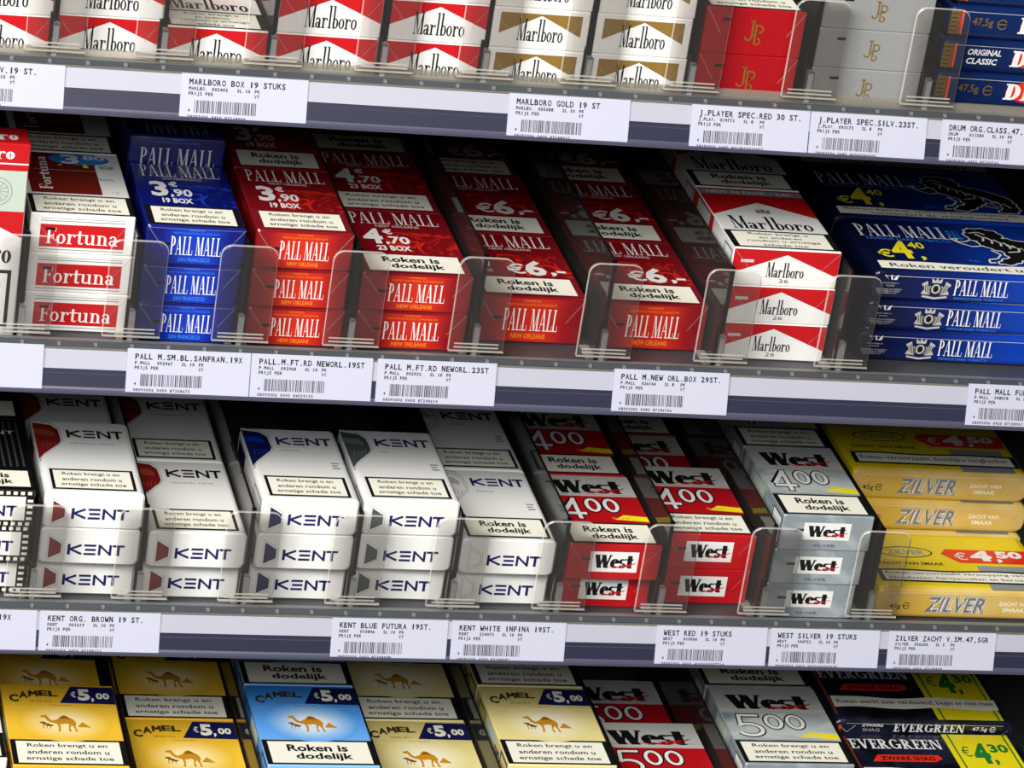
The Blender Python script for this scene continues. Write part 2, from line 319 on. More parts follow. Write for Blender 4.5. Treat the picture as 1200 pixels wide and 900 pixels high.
def price_big(T, big, small, x, y, h, mat, lay=4):
    T.fit(big, x, y, x+h*.6, y+h, mat, lay, .045)
def pallmall(F, x0, y0, x1, y1, mat='white', lay=3, rot=0, st=.15):
    m = x0+(x1-x0)*.44
    if rot == 180: F.serif('MALL', x0, y0, x0+(x1-x0)*.52, y1, mat, lay, st, .04, .56, .04, rot=180); F.serif('PALL', x0+(x1-x0)*.58, y0, x1, y1, mat, lay, st, .04, .56, .04, rot=180)
    else: F.serif('PALL', x0, y0, m, y1, mat, lay, st, .04, .56, .04); F.serif('MALL', x0+(x1-x0)*.5, y0, x1, y1, mat, lay, st, .04, .56, .04)
def kent(F, x0, y0, x1, y1, mat='kentblue', lay=3):
    w, h = x1-x0, y1-y0; t = h*.2
    def X(f): return x0+w*f
    F.rect(X(0), y0, X(.05), y1, mat, lay)
    F.line([(X(.03), y0+h*.5), (X(.24), y1-t*.4)], t, mat, lay); F.line([(X(.06), y0+h*.5), (X(.25), y0+t*.4)], t, mat, lay)
    for k in (0, .5, 1): F.rect(X(.29)+(.02*w if k == .5 else 0), y0+(h-t)*k, X(.5), y0+(h-t)*k+t, mat, lay)
    F.rect(X(.54), y0, X(.585), y1, mat, lay); F.rect(X(.73), y0, X(.775), y1, mat, lay); F.line([(X(.56), y1-t*.3), (X(.76), y0+t*.3)], t*.9, mat, lay)
    F.rect(X(.79), y1-t, X(1), y1, mat, lay); F.rect(X(.87), y0, X(.92), y1, mat, lay)
def crest(F, cx, cy, s, mat='goldline', core='red'):
    F.ell(cx, cy, s*.3, s*.34, mat, 3, 12); F.ell(cx, cy, s*.18, s*.22, core, 4, 10)
    for sg in (-1, 1):
        F.poly([(cx+sg*s*.32, cy-s*.4), (cx+sg*s*.9, cy-s*.35), (cx+sg*s*.75, cy), (cx+sg*s*.95, cy+s*.3), (cx+sg*s*.6, cy+s*.5), (cx+sg*s*.5, cy+s*.15), (cx+sg*s*.34, cy+s*.2)], mat, 3)
    F.poly([(cx-s*.3, cy+s*.38), (cx-s*.34, cy+s*.7), (cx-s*.1, cy+s*.52), (cx, cy+s*.75), (cx+s*.1, cy+s*.52), (cx+s*.34, cy+s*.7), (cx+s*.3, cy+s*.38)], mat, 3)
    F.line([(cx-s*.8, cy-s*.5), (cx, cy-s*.62), (cx+s*.8, cy-s*.5)], s*.13, mat, 3)
def monogram(F, cx, cy, s, mat='goldline'):
    F.line([(cx-s*.1, cy+s*.8), (cx-s*.1, cy-s*.25)], s*.12, mat, 3); F.ring(cx-s*.32, cy-s*.25, s*.26, s*.26, s*.11, mat, 3, 10, 180, 360); F.line([(cx-s*.3, cy+s*.8), (cx+s*.05, cy+s*.8)], s*.1, mat, 3)
    F.line([(cx+s*.12, cy+s*.62), (cx+s*.12, cy-s*.7)], s*.1, mat, 3); F.ring(cx+s*.3, cy+s*.3, s*.32, s*.3, s*.1, mat, 3, 14, -120, 150)
    F.ring(cx+s*.22, cy-s*.1, s*.22, s*.2, s*.09, mat, 3, 10, 30, 250); F.ring(cx+s*.26, cy-s*.5, s*.26, s*.24, s*.09, mat, 3, 10, -150, 90)
def stamp_side(S, L, H): S.rect(L*.3, 2, L*.55, H-2, 'palestamp', 2); S.frame(L*.78, 2, L*.97, H-3, .8, 'ink', 2); S.rect(L*.78+.8, 2.8, L*.97-.8, H-3.8, 'white', 2)

# ------------------------------------------------------------------ pack designs: each draws on T (large upper face), F (the end facing out), S (narrow side)
def d_chev(col, var, W, H, L, wide=False, m26=False):
    def d(T, F, S):
        warning(T, W, var, 3, 23.6, 4, 'full')
        T.serif('Marlboro', W*.12, 28, W*.88, 46, 'ink', 3, .17, .045, .5, .02)
        chevron(T, W, 0, col, 67 if m26 else 62, 47, L-.6)
        crest(T, W/2, 54, 5, 'goldline' if col != 'gold' else 'gold')
        if m26:
            T.rect(.4, L-9.5, W-.4, L-2.5, 'grey', 2); T.fit('NEW 26 PACK :: 6,80', 5, L-8.6, W-7, L-3.6, 'white', 3, .03)
            chevron(F, W, H, col, H-3.2, 7, H-.6); F.serif('Marlboro', W*.33, 5.6, W*.68, 14.6, 'ink', 3, .17, .045, .5, .02); F.fit('26', W*.46, 2.4, W*.55, 4.6, 'ink_soft', 3, .0)
            F.rect(W*.08, H*.62, W*.2, H*.7, 'lightgrey', 3)
        elif col == 'gold':
            chevron(F, W, H, col, H*.84, H*.36, H-2.6, 4.2); F.serif('Marlboro', W*.27, 4.6, W*.74, 17, 'ink', 3, .16, .045, .46, .02)
        else:
            chevron(F, W, H, col, H*.88, H*.36, H-.6); F.serif('Marlboro', W*.26, 4.0, W*.76, 16.6, 'ink', 3, .16, .045, .46, .02)
        S.rect(.5, .5, L*.5, H-.5, col, 1); S.rect(L*.12, 2, L*.42, H-2, 'palestamp', 2); S.frame(L*.8, 2, L*.97, H-3, .8, 'ink', 2); S.serif('Marlboro', L*.56, 3, L*.78, 9, 'ink', 2, .17, .045, .5, .02)
        folds(F, W, H)
    return d
def d_fort(var, W, H, L):
    def d(T, F, S):
        warning(T, W, var, 3, 25, 3)
        T.rect(3, 29, W*.74, L-1.2, 'brown', 1); T.serif('Fortuna', 8, 34, 15, 80, 'white', 3, .16, .05, .56, .06, rot=90)
        T.ell(W*.6, L-9, W*.3, 8, 'skyblue', 2); T.fit('3', W*.42, L-16, W*.6, L-3, 'white', 4, .03); T.fit('80', W*.64, L-9.5, W*.86, L-3.2, 'white', 4, .03)
        T.poly([(W*.36, 68), (W*.42, 71), (W*.42, 69)], 'yellow', 3); T.poly([(W*.62, 66), (W*.68, 66), (W*.66, 71), (W*.63, 71)], 'yellow', 3)
        T.fit('CONTROL', W*.52, 49, W*.9, 51.5, 'ink_soft', 3, .0); T.fit('19', W*.84, 31, W*.91, 34, 'ghost', 3, 0); crest(T, W*.85, 68, 4.5, 'grey', 'white')
        F.rect(5.5, 3.6, W-5, 16.6, 'red', 1); F.line([(5.5, 2.2), (W-5, 2.2)], .5, 'grey', 1); F.line([(5.5, 18.6), (W-5, 18.6)], .5, 'grey', 1); F.line([(5.5, 20), (W-5, 20)], .3, 'grey', 1)
        F.serif('Fortuna', 9, 5.6, W-8.5, 14.8, 'white', 3, .15, .05, .62, .07); tab(F, 8.5, 13.2); folds(F, W, H, .25)
        S.rect(2, 3, L*.3, H-3, 'red', 1)
    return d
def d_pm(kind, var, W, H, L, flip=False):
    red = kind != 'blue'; end = 'pm_red_end' if red else 'pm_blue_end'; top = 'pm_red_top' if red else 'pm_blue_top'; sub = 'orange' if red else 'pm_sub_blue'
    def d(T, F, S):
        if kind == 'blue' and flip:
            T.rect(.6, 2, W-.6, L-1, 'pm_blue', 1); pallmall(T, 8, 3, W-9, 17, 'lightgrey', 3, 180)
        else:
            warning(T, W, var, 3.5, 25.5, 4.5, 'none'); T.rect(1.2, 1.2, W-1.2, 27.5, 'ink' if kind == 'blue' else 'maroon', 1)
            T.rect(W*.34, 28, W-1.2, L*.66, top, 1)
            if kind == 'xl':
                T.fit('€', W*.38, 31, W*.55, 45, 'white', 4, .018); T.fit('6', W*.55, 29, W*.75, 50, 'white', 4, .035); T.fit(',-', W*.78, 29, W*.93, 37, 'white', 4, .03)
                T.fit('NEW', W*.1, 39, W*.24, 46, 'white', 4, .02); T.fit('XXL BOX', W*.06, 32, W*.24, 36, 'white', 4, .02)
            else:
                a, b, c = ('4', ',70', '23 BOX') if kind == '23' else ('3', ',90', '19 BOX')
                T.fit(a, W*.14, 40, W*.32, 61, 'white', 4, .035); T.fit(b, W*.33, 39, W*.56, 51, 'white', 4, .03); T.fit('€', W*.34, 54, W*.43, 61, 'white', 4, .03); T.fit(c, W*.23, 31, W*.54, 38, 'white', 4, .04)
            T.fit('SAN FRANCISCO' if kind == 'blue' else 'NEW ORLEANS', W*.3, 63.6, W*.7, 66.6, 'lightgrey', 4, .01)
            pallmall(T, W*.09, 68, W*.9, 84, 'white', 4, st=.13)
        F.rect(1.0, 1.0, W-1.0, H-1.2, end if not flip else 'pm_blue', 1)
        k = H/22.5
        y0 = 4.6 if flip else 6*k
        pallmall(F, W*.12 if flip else W*.25, y0, W*.9 if flip else W*.76, y0+10.6*k, 'white', 3, st=.16)
        if not flip: F.fit('SAN FRANCISCO' if kind == 'blue' else 'NEW ORLEANS', W*.34, 2.2*k, W*.66, 4.6*k, sub, 3, .02)
        F.fit('PARTICULAR PEOPLE CONGREGATE', W*.27, 18.1*k, W*.73, 19.1*k, sub, 3, 0); F.fit('WHEREVER', W*.42, 19.9*k, W*.58, 20.8*k, sub, 3, 0)
        if not flip: tab(F, W*.15, H*.5); folds(F, W, H, .4, 'fold')
        if kind == 'blue': F.line([(1, H-1.4), (W-1, H-1.4)], .3, 'fold', 5)
        S.rect(L*.3, 3, L*.6, H-3, top, 1)
    return d
def d_kent(kind, var, W, H, L):
    patch, lines, name = {'brown': ('kentred', 'rust', 'ORIGINAL TASTE'), 'navy': ('navy', 'blue', 'FUTURA'), 'grey': ('slate', 'slate_light', 'NEO'), 'plain': ('lightgrey', 'ghost', 'INFINA')}[kind]
    def d(T, F, S):
        warning(T, W, var, 4.6, 25.6, 6.2 if kind != 'plain' else 5, 'box')
        P = [(.2, 84), (10.5, 81.5), (14, 76), (14.6, 62), (13, 58), (3.5, 45), (.2, 38)]
        def off(P, k): return [(max(.05, 6+(x-6)*k), 61+(y-61)*k) for x, y in P]
        for (a, b), mt, ly in (((1.13, 0), 'grey', 1), ((1.09, 0), 'white', 1.5), ((1.0, 0), patch, 2)): T.poly(off(P, a), mt, ly)
        if kind == 'plain': T.poly(off(P, .9), 'white', 2.3)
        T.poly([(.4, 76), (9, 76), (11.5, 72), (11.5, 67), (.4, 70)], lines, 2.6)
        for i in range(4): T.line([(3.5+i*2.2, 53+i*.6), (4.5+i*2.2, 60)], .7, lines, 2.6)
        kent(T, 18.5, 66.4, W-4.5, 76, 'ink' if kind == 'brown' else 'kentblue'); T.fit(name, 19.5, 58.5, 19.5+len(name)*1.75, 60.6, 'grey', 3, 0)
        if kind != 'brown':
            for i in range(3): T.rect(W-9, 37.5+i*3.1, W-4.6+(-1 if i == 1 else 0), 39.1+i*3.1, 'grey', 3)
        Q = [(5, 3.4), (5, 16.8), (11.8, 12.6), (11.8, 7)]
        def o2(Q, k): return [(8+(x-8)*k, 10+(y-10)*k) for x, y in Q]
        F.poly(o2(Q, 1.3), 'lightgrey', 1); F.poly(o2(Q, 1.2), 'white', 1.5); F.poly(Q, patch if kind != 'plain' else 'lightgrey', 2)
        if kind == 'plain': F.poly(o2(Q, .85), 'white', 2.5)
        kent(F, 15.4, 6, 46.8, 12.6); S.frame(L*.7, 4, L*.95, H-4, .7, 'ink', 2); S.rect(L*.05, 5, L*.3, H-5, patch, 2)
    return d
def d_stripe(var, W, H, L):
    def d(T, F, S):
        for i in range(14): T.rect(3+i*3.6, 28, 4.2+i*3.6, L-3, 'stripe_grey', 1)
        T.rect(.8, 2.4, W-.8, 24.6, 'ink', 1); warning(T, W, var, 4, 23, 2.5, 'none')
        T.fit('KENT', W*.5, 68, W*.9, 72, 'white', 3, 0)
        for i in range(13):
            for y in (.9, H-2.9): F.rect(3+i*3.9, y, 5.2+i*3.9, y+2, 'warn', 2)
        F.rect(4, 4, W-5, H-4, 'white', 1); kent(F, 15, 6.4, W-9, 13)
        for i in range(4): F.rect(W-4, 4.4+i*3.6, W-1, 6+i*3.6, 'warn', 2)
    return d
def d_west(kind, var, W, H, L, price='4'):
    red = kind == 'red'
    def d(T, F, S):
        warning(T, W, var, 3.2, 25, 3.2)
        T.rect(.4, 28, W-.4, 59, 'west_red' if red else 'west_cloud', 1); T.rect(.4, 60, W-.4, L-1, 'west_panel', 1)
        T.poly([(W*.62, 31), (W-.6, 29), (W-.6, 35), (W*.74, 37)], 'yellow', 2); T.fit('BIG BOX' if price == '5' else 'BOX', W*.6, 31.5, W*.8 if price != '5' else W*.86, 34, 'orange' if red else 'lightgrey', 3, 0)
        for th, mt, ly in ((4.6, 'ink', 3), (2.7, 'white', 4)): numeral(T, price, W*.1, 31, W*.34, 57, th, mt, ly); numeral(T, '0', W*.365, 40, W*.54, 57, th, mt, ly); numeral(T, '0', W*.565, 40, W*.74, 57, th, mt, ly)
        T.serif('West', W*.12, 63.5, W*.86, 80, 'ink', 3, .26, .075, .72, -.07); scribble(T, W*.12, 63.5, W*.88, 80)
        if red: F.rect(.5, .5, W-.5, H-.6, 'west_red', 1)
        F.rect(W*.24, 5 if red else 7, W*.76, 18, 'white', 2); F.serif('West', W*.29, 7.5 if red else 9, W*.71, 16, 'ink', 3, .26, .075, .72, -.07); scribble(F, W*.29, 7.5 if red else 9, W*.73, 16)
        if not red: F.fit('SILVER', W*.38, 2.6, W*.62, 4.2, 'ink_soft', 3, 0)
        tab(F, W*.15, 12.4, 'ink_soft'); folds(F, W, H, .3)
        S.rect(.5, .5, L*.62, H-.5, 'west_red' if red else 'west_cloud', 1); stamp_side(S, L, H)
    return d
def d_jps(kind, var, W, H, L):
    def d(T, F, S):
        warning(T, W, var, 3, 25, 3); monogram(T, W/2, 52, 12)
        monogram(F, W*.5, H*.48, H*.33); tab(F, W*.17, H*.72); folds(F, W, H, .45, 'fold')
    return d
def d_camel(kind, var, W, H, L, sub):
    g = {'camel_yellow': 'y', 'camel_cream': 'c', 'camel_blue': 'b'}[kind]
    def d(T, F, S):
        warning(T, W, var, 2.8, 26.2, 3.4)
        camel(T, W*.3, 37, W*.38, 22, g)
        T.line([(.4, L-26), (W-.4, L-26)], .35, 'glow_%s2' % g, 1)
        for i, ch in enumerate('CAMEL'):
            x = W*(.06+.088*i); y = L-20.5+[0, 4.2, 6.2, 7.0, 6.6][i]; hh = [8.5, 7.4, 6.6, 6.4, 6.4][i]
            if ch == 'M': T.line([(x+.6, y), (x+.8, y+hh), (x+W*.041, y+hh*.35), (x+W*.083-.8, y+hh), (x+W*.083-.6, y)], 1.5, 'camel_ink', 3)
            else: T.fit(ch, x, y, x+W*.083, y+hh, 'camel_ink', 3, .045)
        T.fit('SINCE 1913', W*.24, L-20.5, W*.43, L-18.5, 'camel_dark', 3, 0, .0); T.fit(sub, W*.4, L-24.4, W*.6, L-23.2, 'camel_dark', 3, 0)
        T.poly([(W*.5, L-21), (W*.62, L-2.2), (W-.4, L-2.6), (W-.4, L-21.6)], 'navy', 2)
        T.fit('€', W*.61, L-14.5, W*.655, L-8, 'warn', 3, .01); T.fit('5', W*.67, L-18, W*.78, L-5, 'warn', 3, .05); T.fit(',', W*.785, L-19.5, W*.81, L-15, 'warn', 3, .05); T.fit('00', W*.83, L-16.2, W*.95, L-9, 'warn', 3, .04)
        F.rect(W*.25, 5, W*.75, 17, 'glow_%s1' % g, 1); F.fit('CAMEL', W*.28, 7, W*.72, 15, 'camel_ink', 2, .04)
        S.rect(L*.35, 2, L*.6, H-2, 'palestamp', 2); S.fit('CAMEL', L*.62, 6, L*.76, H-6, 'ink_soft', 3, .02); S.frame(L*.1, 3, L*.3, H-3, 1, 'ink', 2); S.frame(L*.78, 2, L*.97, H-2, 1.4, 'ink', 2)
    return d
def d_upright(W, H, L):
    def d(T, F, S):
        T.rect(5, 5, W-4, 38.5, 'ink', 1); T.rect(7, 7, W-6, 36.5, 'white', 2)
        T.fit('Roken brengt', 10, 28, W-9, 32, 'ink', 3, 0); T.fit('u en anderen rondom u ernst', 10, 20, W-9, 24.5, 'ink', 3, 0); T.fit('ige schade toebrengen', 10, 12, W-8, 16, 'ink', 3, 0)
        T.serif('Marlboro', 4, 42.5, W-5, 55, 'ink', 3, .2, .045, .6, .02)
        chevron(T, W, 0, 'red', 70, 57, L-.6); T.rect(.4, 98.4, W-.4, 99.2, 'white', 2); T.serif('Marlboro', 4, 101.4, W-8, 107.5, 'white', 3, .24, .06, .7, .02)
    return d
def d_white(var, W, H, L):
    def d(T, F, S): warning(T, W, var, 3, 26, 3); T.rect(4, 34, W-4, 60, 'lightgrey', 1); F.rect(4, 4, W-4, H-4, 'lightgrey', 1)
    return d
# pouches
def d_pmpouch(var, W, H, L):
    def d(T, F, S):
        T.poly([(4.5, 3), (5, 13.2)] + [(5+(W-9)*i/10, 13.2+.7*math.sin(i*.9)) for i in range(1, 11)] + [(W-4, 2)], 'warn', 2)
        if var == 'a': T.fit('Roken veroudert uw huid', 11, 5.2, W-8, 10.6, 'ink', 3, .008)
        else: T.fit('Roken kan het sperma beschadigen en', 9, 8.6, W-10, 12.2, 'ink', 3, .008); T.fit('vermindert de vruchtbaarheid', 24, 3.6, W-18, 7.4, 'ink', 3, .008)
        T.fit('€', 9, 19, 18, 30, 'yellow', 3, .015); T.fit('4', 18.5, 18, 31, 43, 'yellow', 3, .03); T.fit('40', 31, 33, 41, 42, 'yellow', 3, .025); T.fit(',', 34, 16, 37, 22, 'yellow', 3, .04)
        T.fit('FAMOUS DARK TOBACCO', 9, 44, 61, 47.5, 'pm_sub_blue', 3, 0); pallmall(T, 6, 49, 62, 66, 'white', 3, st=.16); T.fit('FULL', 62, 50, 70, 62, 'skyblue', 3, .02); T.fit('FULL', 63, 18, 69, 20, 'pm_sub_blue', 3, 0)
        B = [(76, 66), (84, 68), (92, 66), (97, 60), (95, 55), (104, 52), (113, 47), (122, 38), (124, 24), (121, 15.5), (108, 15.5), (113, 24), (105, 30), (97, 22), (90, 15.5), (80, 16), (83, 21), (90, 27), (88, 35), (80, 40), (76, 48), (72, 56)]
        Z = []
        for i, (p, q) in enumerate(zip(B, B[1:]+B[:1])):
            m = max(2, int(math.hypot(q[0]-p[0], q[1]-p[1])/2.6)); nx, ny = (q[1]-p[1]), -(q[0]-p[0]); ln = math.hypot(nx, ny)
            for k in range(m): t = k/m; w = (1.1 if k % 2 else -.5); Z.append((p[0]+(q[0]-p[0])*t-nx/ln*w, p[1]+(q[1]-p[1])*t-ny/ln*w))
        T.poly(Z, 'ink', 2); T.line(Z+[Z[0]], 1.0, 'white', 3)
        for pts in ([(80, 42), (72, 40), (66, 44), (62, 50), (66, 51), (64, 46), (70, 47), (74, 50), (78, 48)], [(82, 36), (86, 30), (82, 24), (76, 22), (75, 17), (79, 18)]): T.line(pts, 2.6, 'ink', 2.5); T.line(pts, 1.2, 'white', 3)
        for i in range(9): T.line([(80+i*4.4, 59-i*3.6), (83.5+i*4.2, 54-i*3.4), (81.5+i*4.6, 49-i*3.2)], 1.3, 'white', 3)
        for pts in ([(94, 44), (106, 38), (112, 30)], [(100, 26), (110, 22)], [(92, 34), (100, 36)], [(76, 60), (82, 62), (86, 59)]): T.line(pts, 1.1, 'white', 3)
        pallmall(F, 49, 5.2, 82, 14.8, 'white', 3, st=.16); F.fit('FAMOUS DARK TOBACCO', 50, 2.6, 80, 4, 'pm_sub_blue', 3, 0)
        crest(F, 38, 8.6, 9.4, 'ghost', 'ink'); F.ring(38, 8.6, 3.6, 3.8, .8, 'ink', 4, 14)
        for sg in (-1, 1):
            for q in range(4): F.line([(38+sg*(3.4+q*1.2), 5+q*.8), (38+sg*(4.6+q), 12-q*.5)], .45, 'ink', 5)
        for sg in (-1, 0, 1): F.poly([(10.5+sg*1.2, 13), (10.5+sg*3.4-.7, 15.4), (10.5+sg*4.2, 16.2), (10.5+sg*2.4+.9, 13.2)], 'white', 3)
        for y, a, b in ((11, 6, 15), (9.4, 8, 13), (7.2, 2.5, 18), (6, 3, 17), (4.8, 4, 15)): F.fit('ROOKTABAK UIT NEDERLAND'[:int((b-a)*1.4)], a, y-.4, b, y+.4, 'ghost', 3, 0)
    return d
def d_drum(var, W, H, L):
    def d(T, F, S):
        T.rect(5, 3, W-5, 14, 'warn', 1); T.fit('Roken is dodelijk', 20, 5, W-40, 11, 'ink', 2, .01)
        F.rect(.8, 2.6, 6.2, H-2.6, 'goldline', 1); F.rect(6.6, 2.6, 8, H-2.6, 'red_bright', 1); F.rect(8, 2.6, 8.5, H-2.6, 'orange', 1)
        for i in range(5): F.rect(1.6, 4+i*2.5, 5.4, 4.7+i*2.5, 'camel_ink', 2)
        if var == 'a': F.fit('47,5g', 14, 7, 26, 12.6, 'goldline', 2, 0.01); F.ring(31.5, 9.6, 3, 3, .7, 'goldline', 2, 14, 30, 330); F.rect(29, 9.3, 34, 10, 'goldline', 2)
        else: F.fit('ORIGINAL', 15, 10.4, 35, 14, 'white', 2, .03, .15); F.fit('CLASSIC', 15, 5.2, 33, 8.8, 'white', 2, .03, .15)
        F.ell(62, 9.6, 20, 6.6, 'red_bright', 1); F.serif('DRUM', 41, 5, 84, 14.4, 'white', 3, .28, .1, .6, .04, .1)
    return d
def d_zil(var, W, H, L):
    def d(T, F, S):
        T.rect(W*.62, .5, W*.92, 30, 'zil_grey', 1)
        T.poly([(4, 8), (4.5, 23)] + [(4.5+(W-8)*i/10, 23+.7*math.sin(i*1.1)) for i in range(1, 11)] + [(W-3.5, 7)], 'ink', 2); T.poly([(7, 10), (7.4, 21)] + [(7.4+(W-14)*i/10, 21+.7*math.sin(i*1.1)) for i in range(1, 11)] + [(W-6.6, 9)], 'warn', 3)
        if var == 'a': T.fit('Roken veroorzaakt verstopping van de', 9, 16.3, W-9, 20, 'ink', 4, .004); T.fit('bloedvaten, hartaanvallen en beroerten', 10, 10.6, W-9, 14.4, 'ink', 4, .004)
        else: T.fit('Roken veroorzaakt dodelijke longkanker', 9, 12, W-9, 18.6, 'ink', 4, .004)
        T.fit('ZACHT VAN SMAAK', 8, 29, 50, 32.6, 'camel_ink', 3, .02); T.ring(30, 45, 17, 7, 1, 'camel_ink', 2, 24); T.fit('ZILVER', 18, 42, 42, 48, 'zil_grey', 3, .03)
        T.poly([(W*.5, 50), (W*.46, 44), (W*.54, 33), (W*.95, 33), (W*.98, 50)], 'red_bright', 2); T.fit('€', W*.53, 37, W*.6, 46, 'white', 3, 0); T.fit('4', W*.62, 36, W*.74, 49, 'white', 3, .06); T.fit(',', W*.76, 34, W*.79, 39, 'white', 3, .05); T.fit('50', W*.77, 40, W*.92, 49, 'white', 3, .05)
        for bd, mt, ly, e in ((.06, 'slate', 2, .5), (.05, 'white', 2.5, .25), (.02, 'zil_silver', 3, 0)): F.fit('ZILVER', 30-e, 4.8-e, 67+e, 14.8+e, mt, ly, bd, .2)
        for i, x in enumerate((35, 40.5, 46, 52.5, 59, 66)): F.line([(x-.6, 5.4), (x+1.2, 13.4)], .35, 'white', 4)
        F.fit('45g', 8, 6, 15, 9.8, 'camel_ink', 3, 0.01); F.ring(18.4, 8.6, 2.2, 2.2, .5, 'camel_ink', 3, 12, 30, 330); F.rect(16.4, 8.4, 20.4, 8.9, 'camel_ink', 3)
        F.fit('ZACHT VAN', 76, 10, 96, 12.6, 'warn', 3, .02); F.fit('SMAAK', 79, 6, 93, 8.6, 'warn', 3, .02)
    return d
def d_ever(var, W, H, L):
    def d(T, F, S):
        T.rect(W*.57, .5, W*.94, L-1, 'ever_yellow', 1); T.rect(W*.6, .5, W*.61, L-1, 'green', 2); T.rect(W*.91, .5, W*.92, L-1, 'green', 2)
        T.poly([(3, 13.5), (3.5, 27)] + [(3.5+(W-9)*i/12, 26+1.2*math.sin(i*1.0)) for i in range(1, 13)] + [(W-6-(W-9)*i/12, 13.5+1.2*math.sin((12-i)*1.0)) for i in range(0, 12)], 'warn', 3)
        T.fit('Roken werkt zeer verslavend; begin er niet mee', 6, 17, W-8, 23, 'ink', 4, .012)
        T.poly([(12, 34), (17, 42), (56, 42), (58, 38), (52, 34)], 'red_bright', 2); T.fit('ZWARE SHAG', 18, 35.6, 53, 40.4, 'ink', 3, .03); T.serif('EVERGREEN', 3, 49, 62, 60, 'white', 3, .2, .08, .6, .05); T.rect(.9, 5, 2.6, L-5, 'rust', 1)
        T.fit('€', W*.63, 41, W*.68, 53, 'green', 3, 0); T.fit('4', W*.69, 33, W*.78, 57, 'green', 3, .05); T.fit(',', W*.785, 31, W*.81, 38, 'green', 3, .05); T.fit('30', W*.79, 46, W*.9, 56, 'green', 3, .04)
        F.serif('EVERGREEN', 38, H-8.6, 84, H-3, 'white', 3, .22, .08, .6, .06); F.fit('47.5g', 89, H-8, 99, H-4.4, 'white', 3, .015); F.ring(102.6, H-6, 2, 2, .5, 'white', 3, 12, 30, 330); F.rect(100.8, H-6.2, 104.4, H-5.7, 'white', 3)
        F.fit('ZWARE', 17, H-5.4, 31, H-3.4, 'white', 3, .02); F.fit('SHAG', 18, H-8.8, 29, H-6.6, 'ghost', 3, 0); F.rect(2, 4.5, 4, H-4.5, 'red_bright', 2)
    return d

# ------------------------------------------------------------------ pack and pouch bodies
def rrect(W, H, r, n):
    pts = []
    for cx, cz, a0 in ((W/2-r, r, -90), (W/2-r, H-r, 0), (-W/2+r, H-r, 90), (-W/2+r, r, 180)):
        for i in range(n+1):
            a = math.radians(a0+90*i/n); pts.append((cx+r*math.cos(a), cz+r*math.sin(a)))
    return pts
def empty(name, cat):
    o = bpy.data.objects.new(name, None); C.objects.link(o); o.empty_display_size = .02; o['category'] = cat; return o
def dup(o, parent=None):
    # a copy of a thing with copies of its parts and sub-parts
    c = o.copy(); C.objects.link(c)
    if parent: c.parent = parent
    for ch in list(o.children): dup(ch, c)
    return c
PROTO = {}
def make_pack(key, W, L, H, r, base, end, draw, lid_mat=None, tax=False):
    # box lies on its back: broad face up, the closed end towards the front, flip lid at the far end
    root = empty('cigarette_pack', 'cigarette pack'); body, lid = PB(), PB()
    Wm, Lm, Hm, rm = W/1000, L/1000, H/1000, r/1000; n = 4 if r > 1.5 else 2
    loop = rrect(Wm, Hm, rm, n)[::-1]; seam = L-25.
    def ys(z): return (seam+9*(1-z/Hm))/1000
    ch = .0006 if r < 1.5 else .001
    def inset(k): return [(x*(1-2*k/Wm), Hm/2+(z-Hm/2)*(1-2*k/Hm)) for x, z in loop]
    def mf(nn): return end if nn.y < -.7 else base
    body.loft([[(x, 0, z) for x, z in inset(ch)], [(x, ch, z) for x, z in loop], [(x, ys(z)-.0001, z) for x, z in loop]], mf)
    lid.loft([[(x, ys(z)+.0001, z) for x, z in loop], [(x, Lm-ch, z) for x, z in loop], [(x, Lm, z) for x, z in inset(ch)]], lambda nn: lid_mat or base)
    T = Cv(None, (-Wm/2, 0, Hm), (1, 0, 0), (0, 1, 0), lambda v: lid if v > seam else body, seam)
    F = Cv(body, (-Wm/2, 0, 0), (1, 0, 0), (0, 0, 1)); S = Cv(body, (-Wm/2, Lm, 0), (0, -1, 0), (0, 0, 1))
    S.pick = lambda v: body
    draw(T, F, S)
    if key == 'upright': Cv(lid, (-Wm/2, Lm, Hm), (1, 0, 0), (0, 0, -1)).serif('Marlboro', 4, 5, W-6, 15, 'white', 3, .24, .06, .7, .02)
    box = body.build('box_body', root); lid.build('flip_lid', root)
    if tax:
        t = PB(); tc = Cv(t, (-Wm/2, 0, Hm), (1, 0, 0), (0, 1, 0)); tc.rect(.6, 72, W-.6, 95, 'palestamp', 6)
        tc.ring(W*.72, 83, 8, 8, .5, 'grey', 7, 20); tc.ring(W*.72, 83, 6, 6, .4, 'grey', 7, 20)
        for i in range(6): a = i*math.pi/6; tc.line([(W*.72-6*math.cos(a), 83-6*math.sin(a)), (W*.72+6*math.cos(a), 83+6*math.sin(a))], .4, 'grey', 7)
        for i in range(6): tc.line([(4, 75+i*3.2), (W*.5, 75.6+i*3.2)], .35, 'grey', 7)
        st = t.build('tax_stamp', box); st['label'] = 'pale green paper tax stamp'
    PROTO[key] = (root, H)
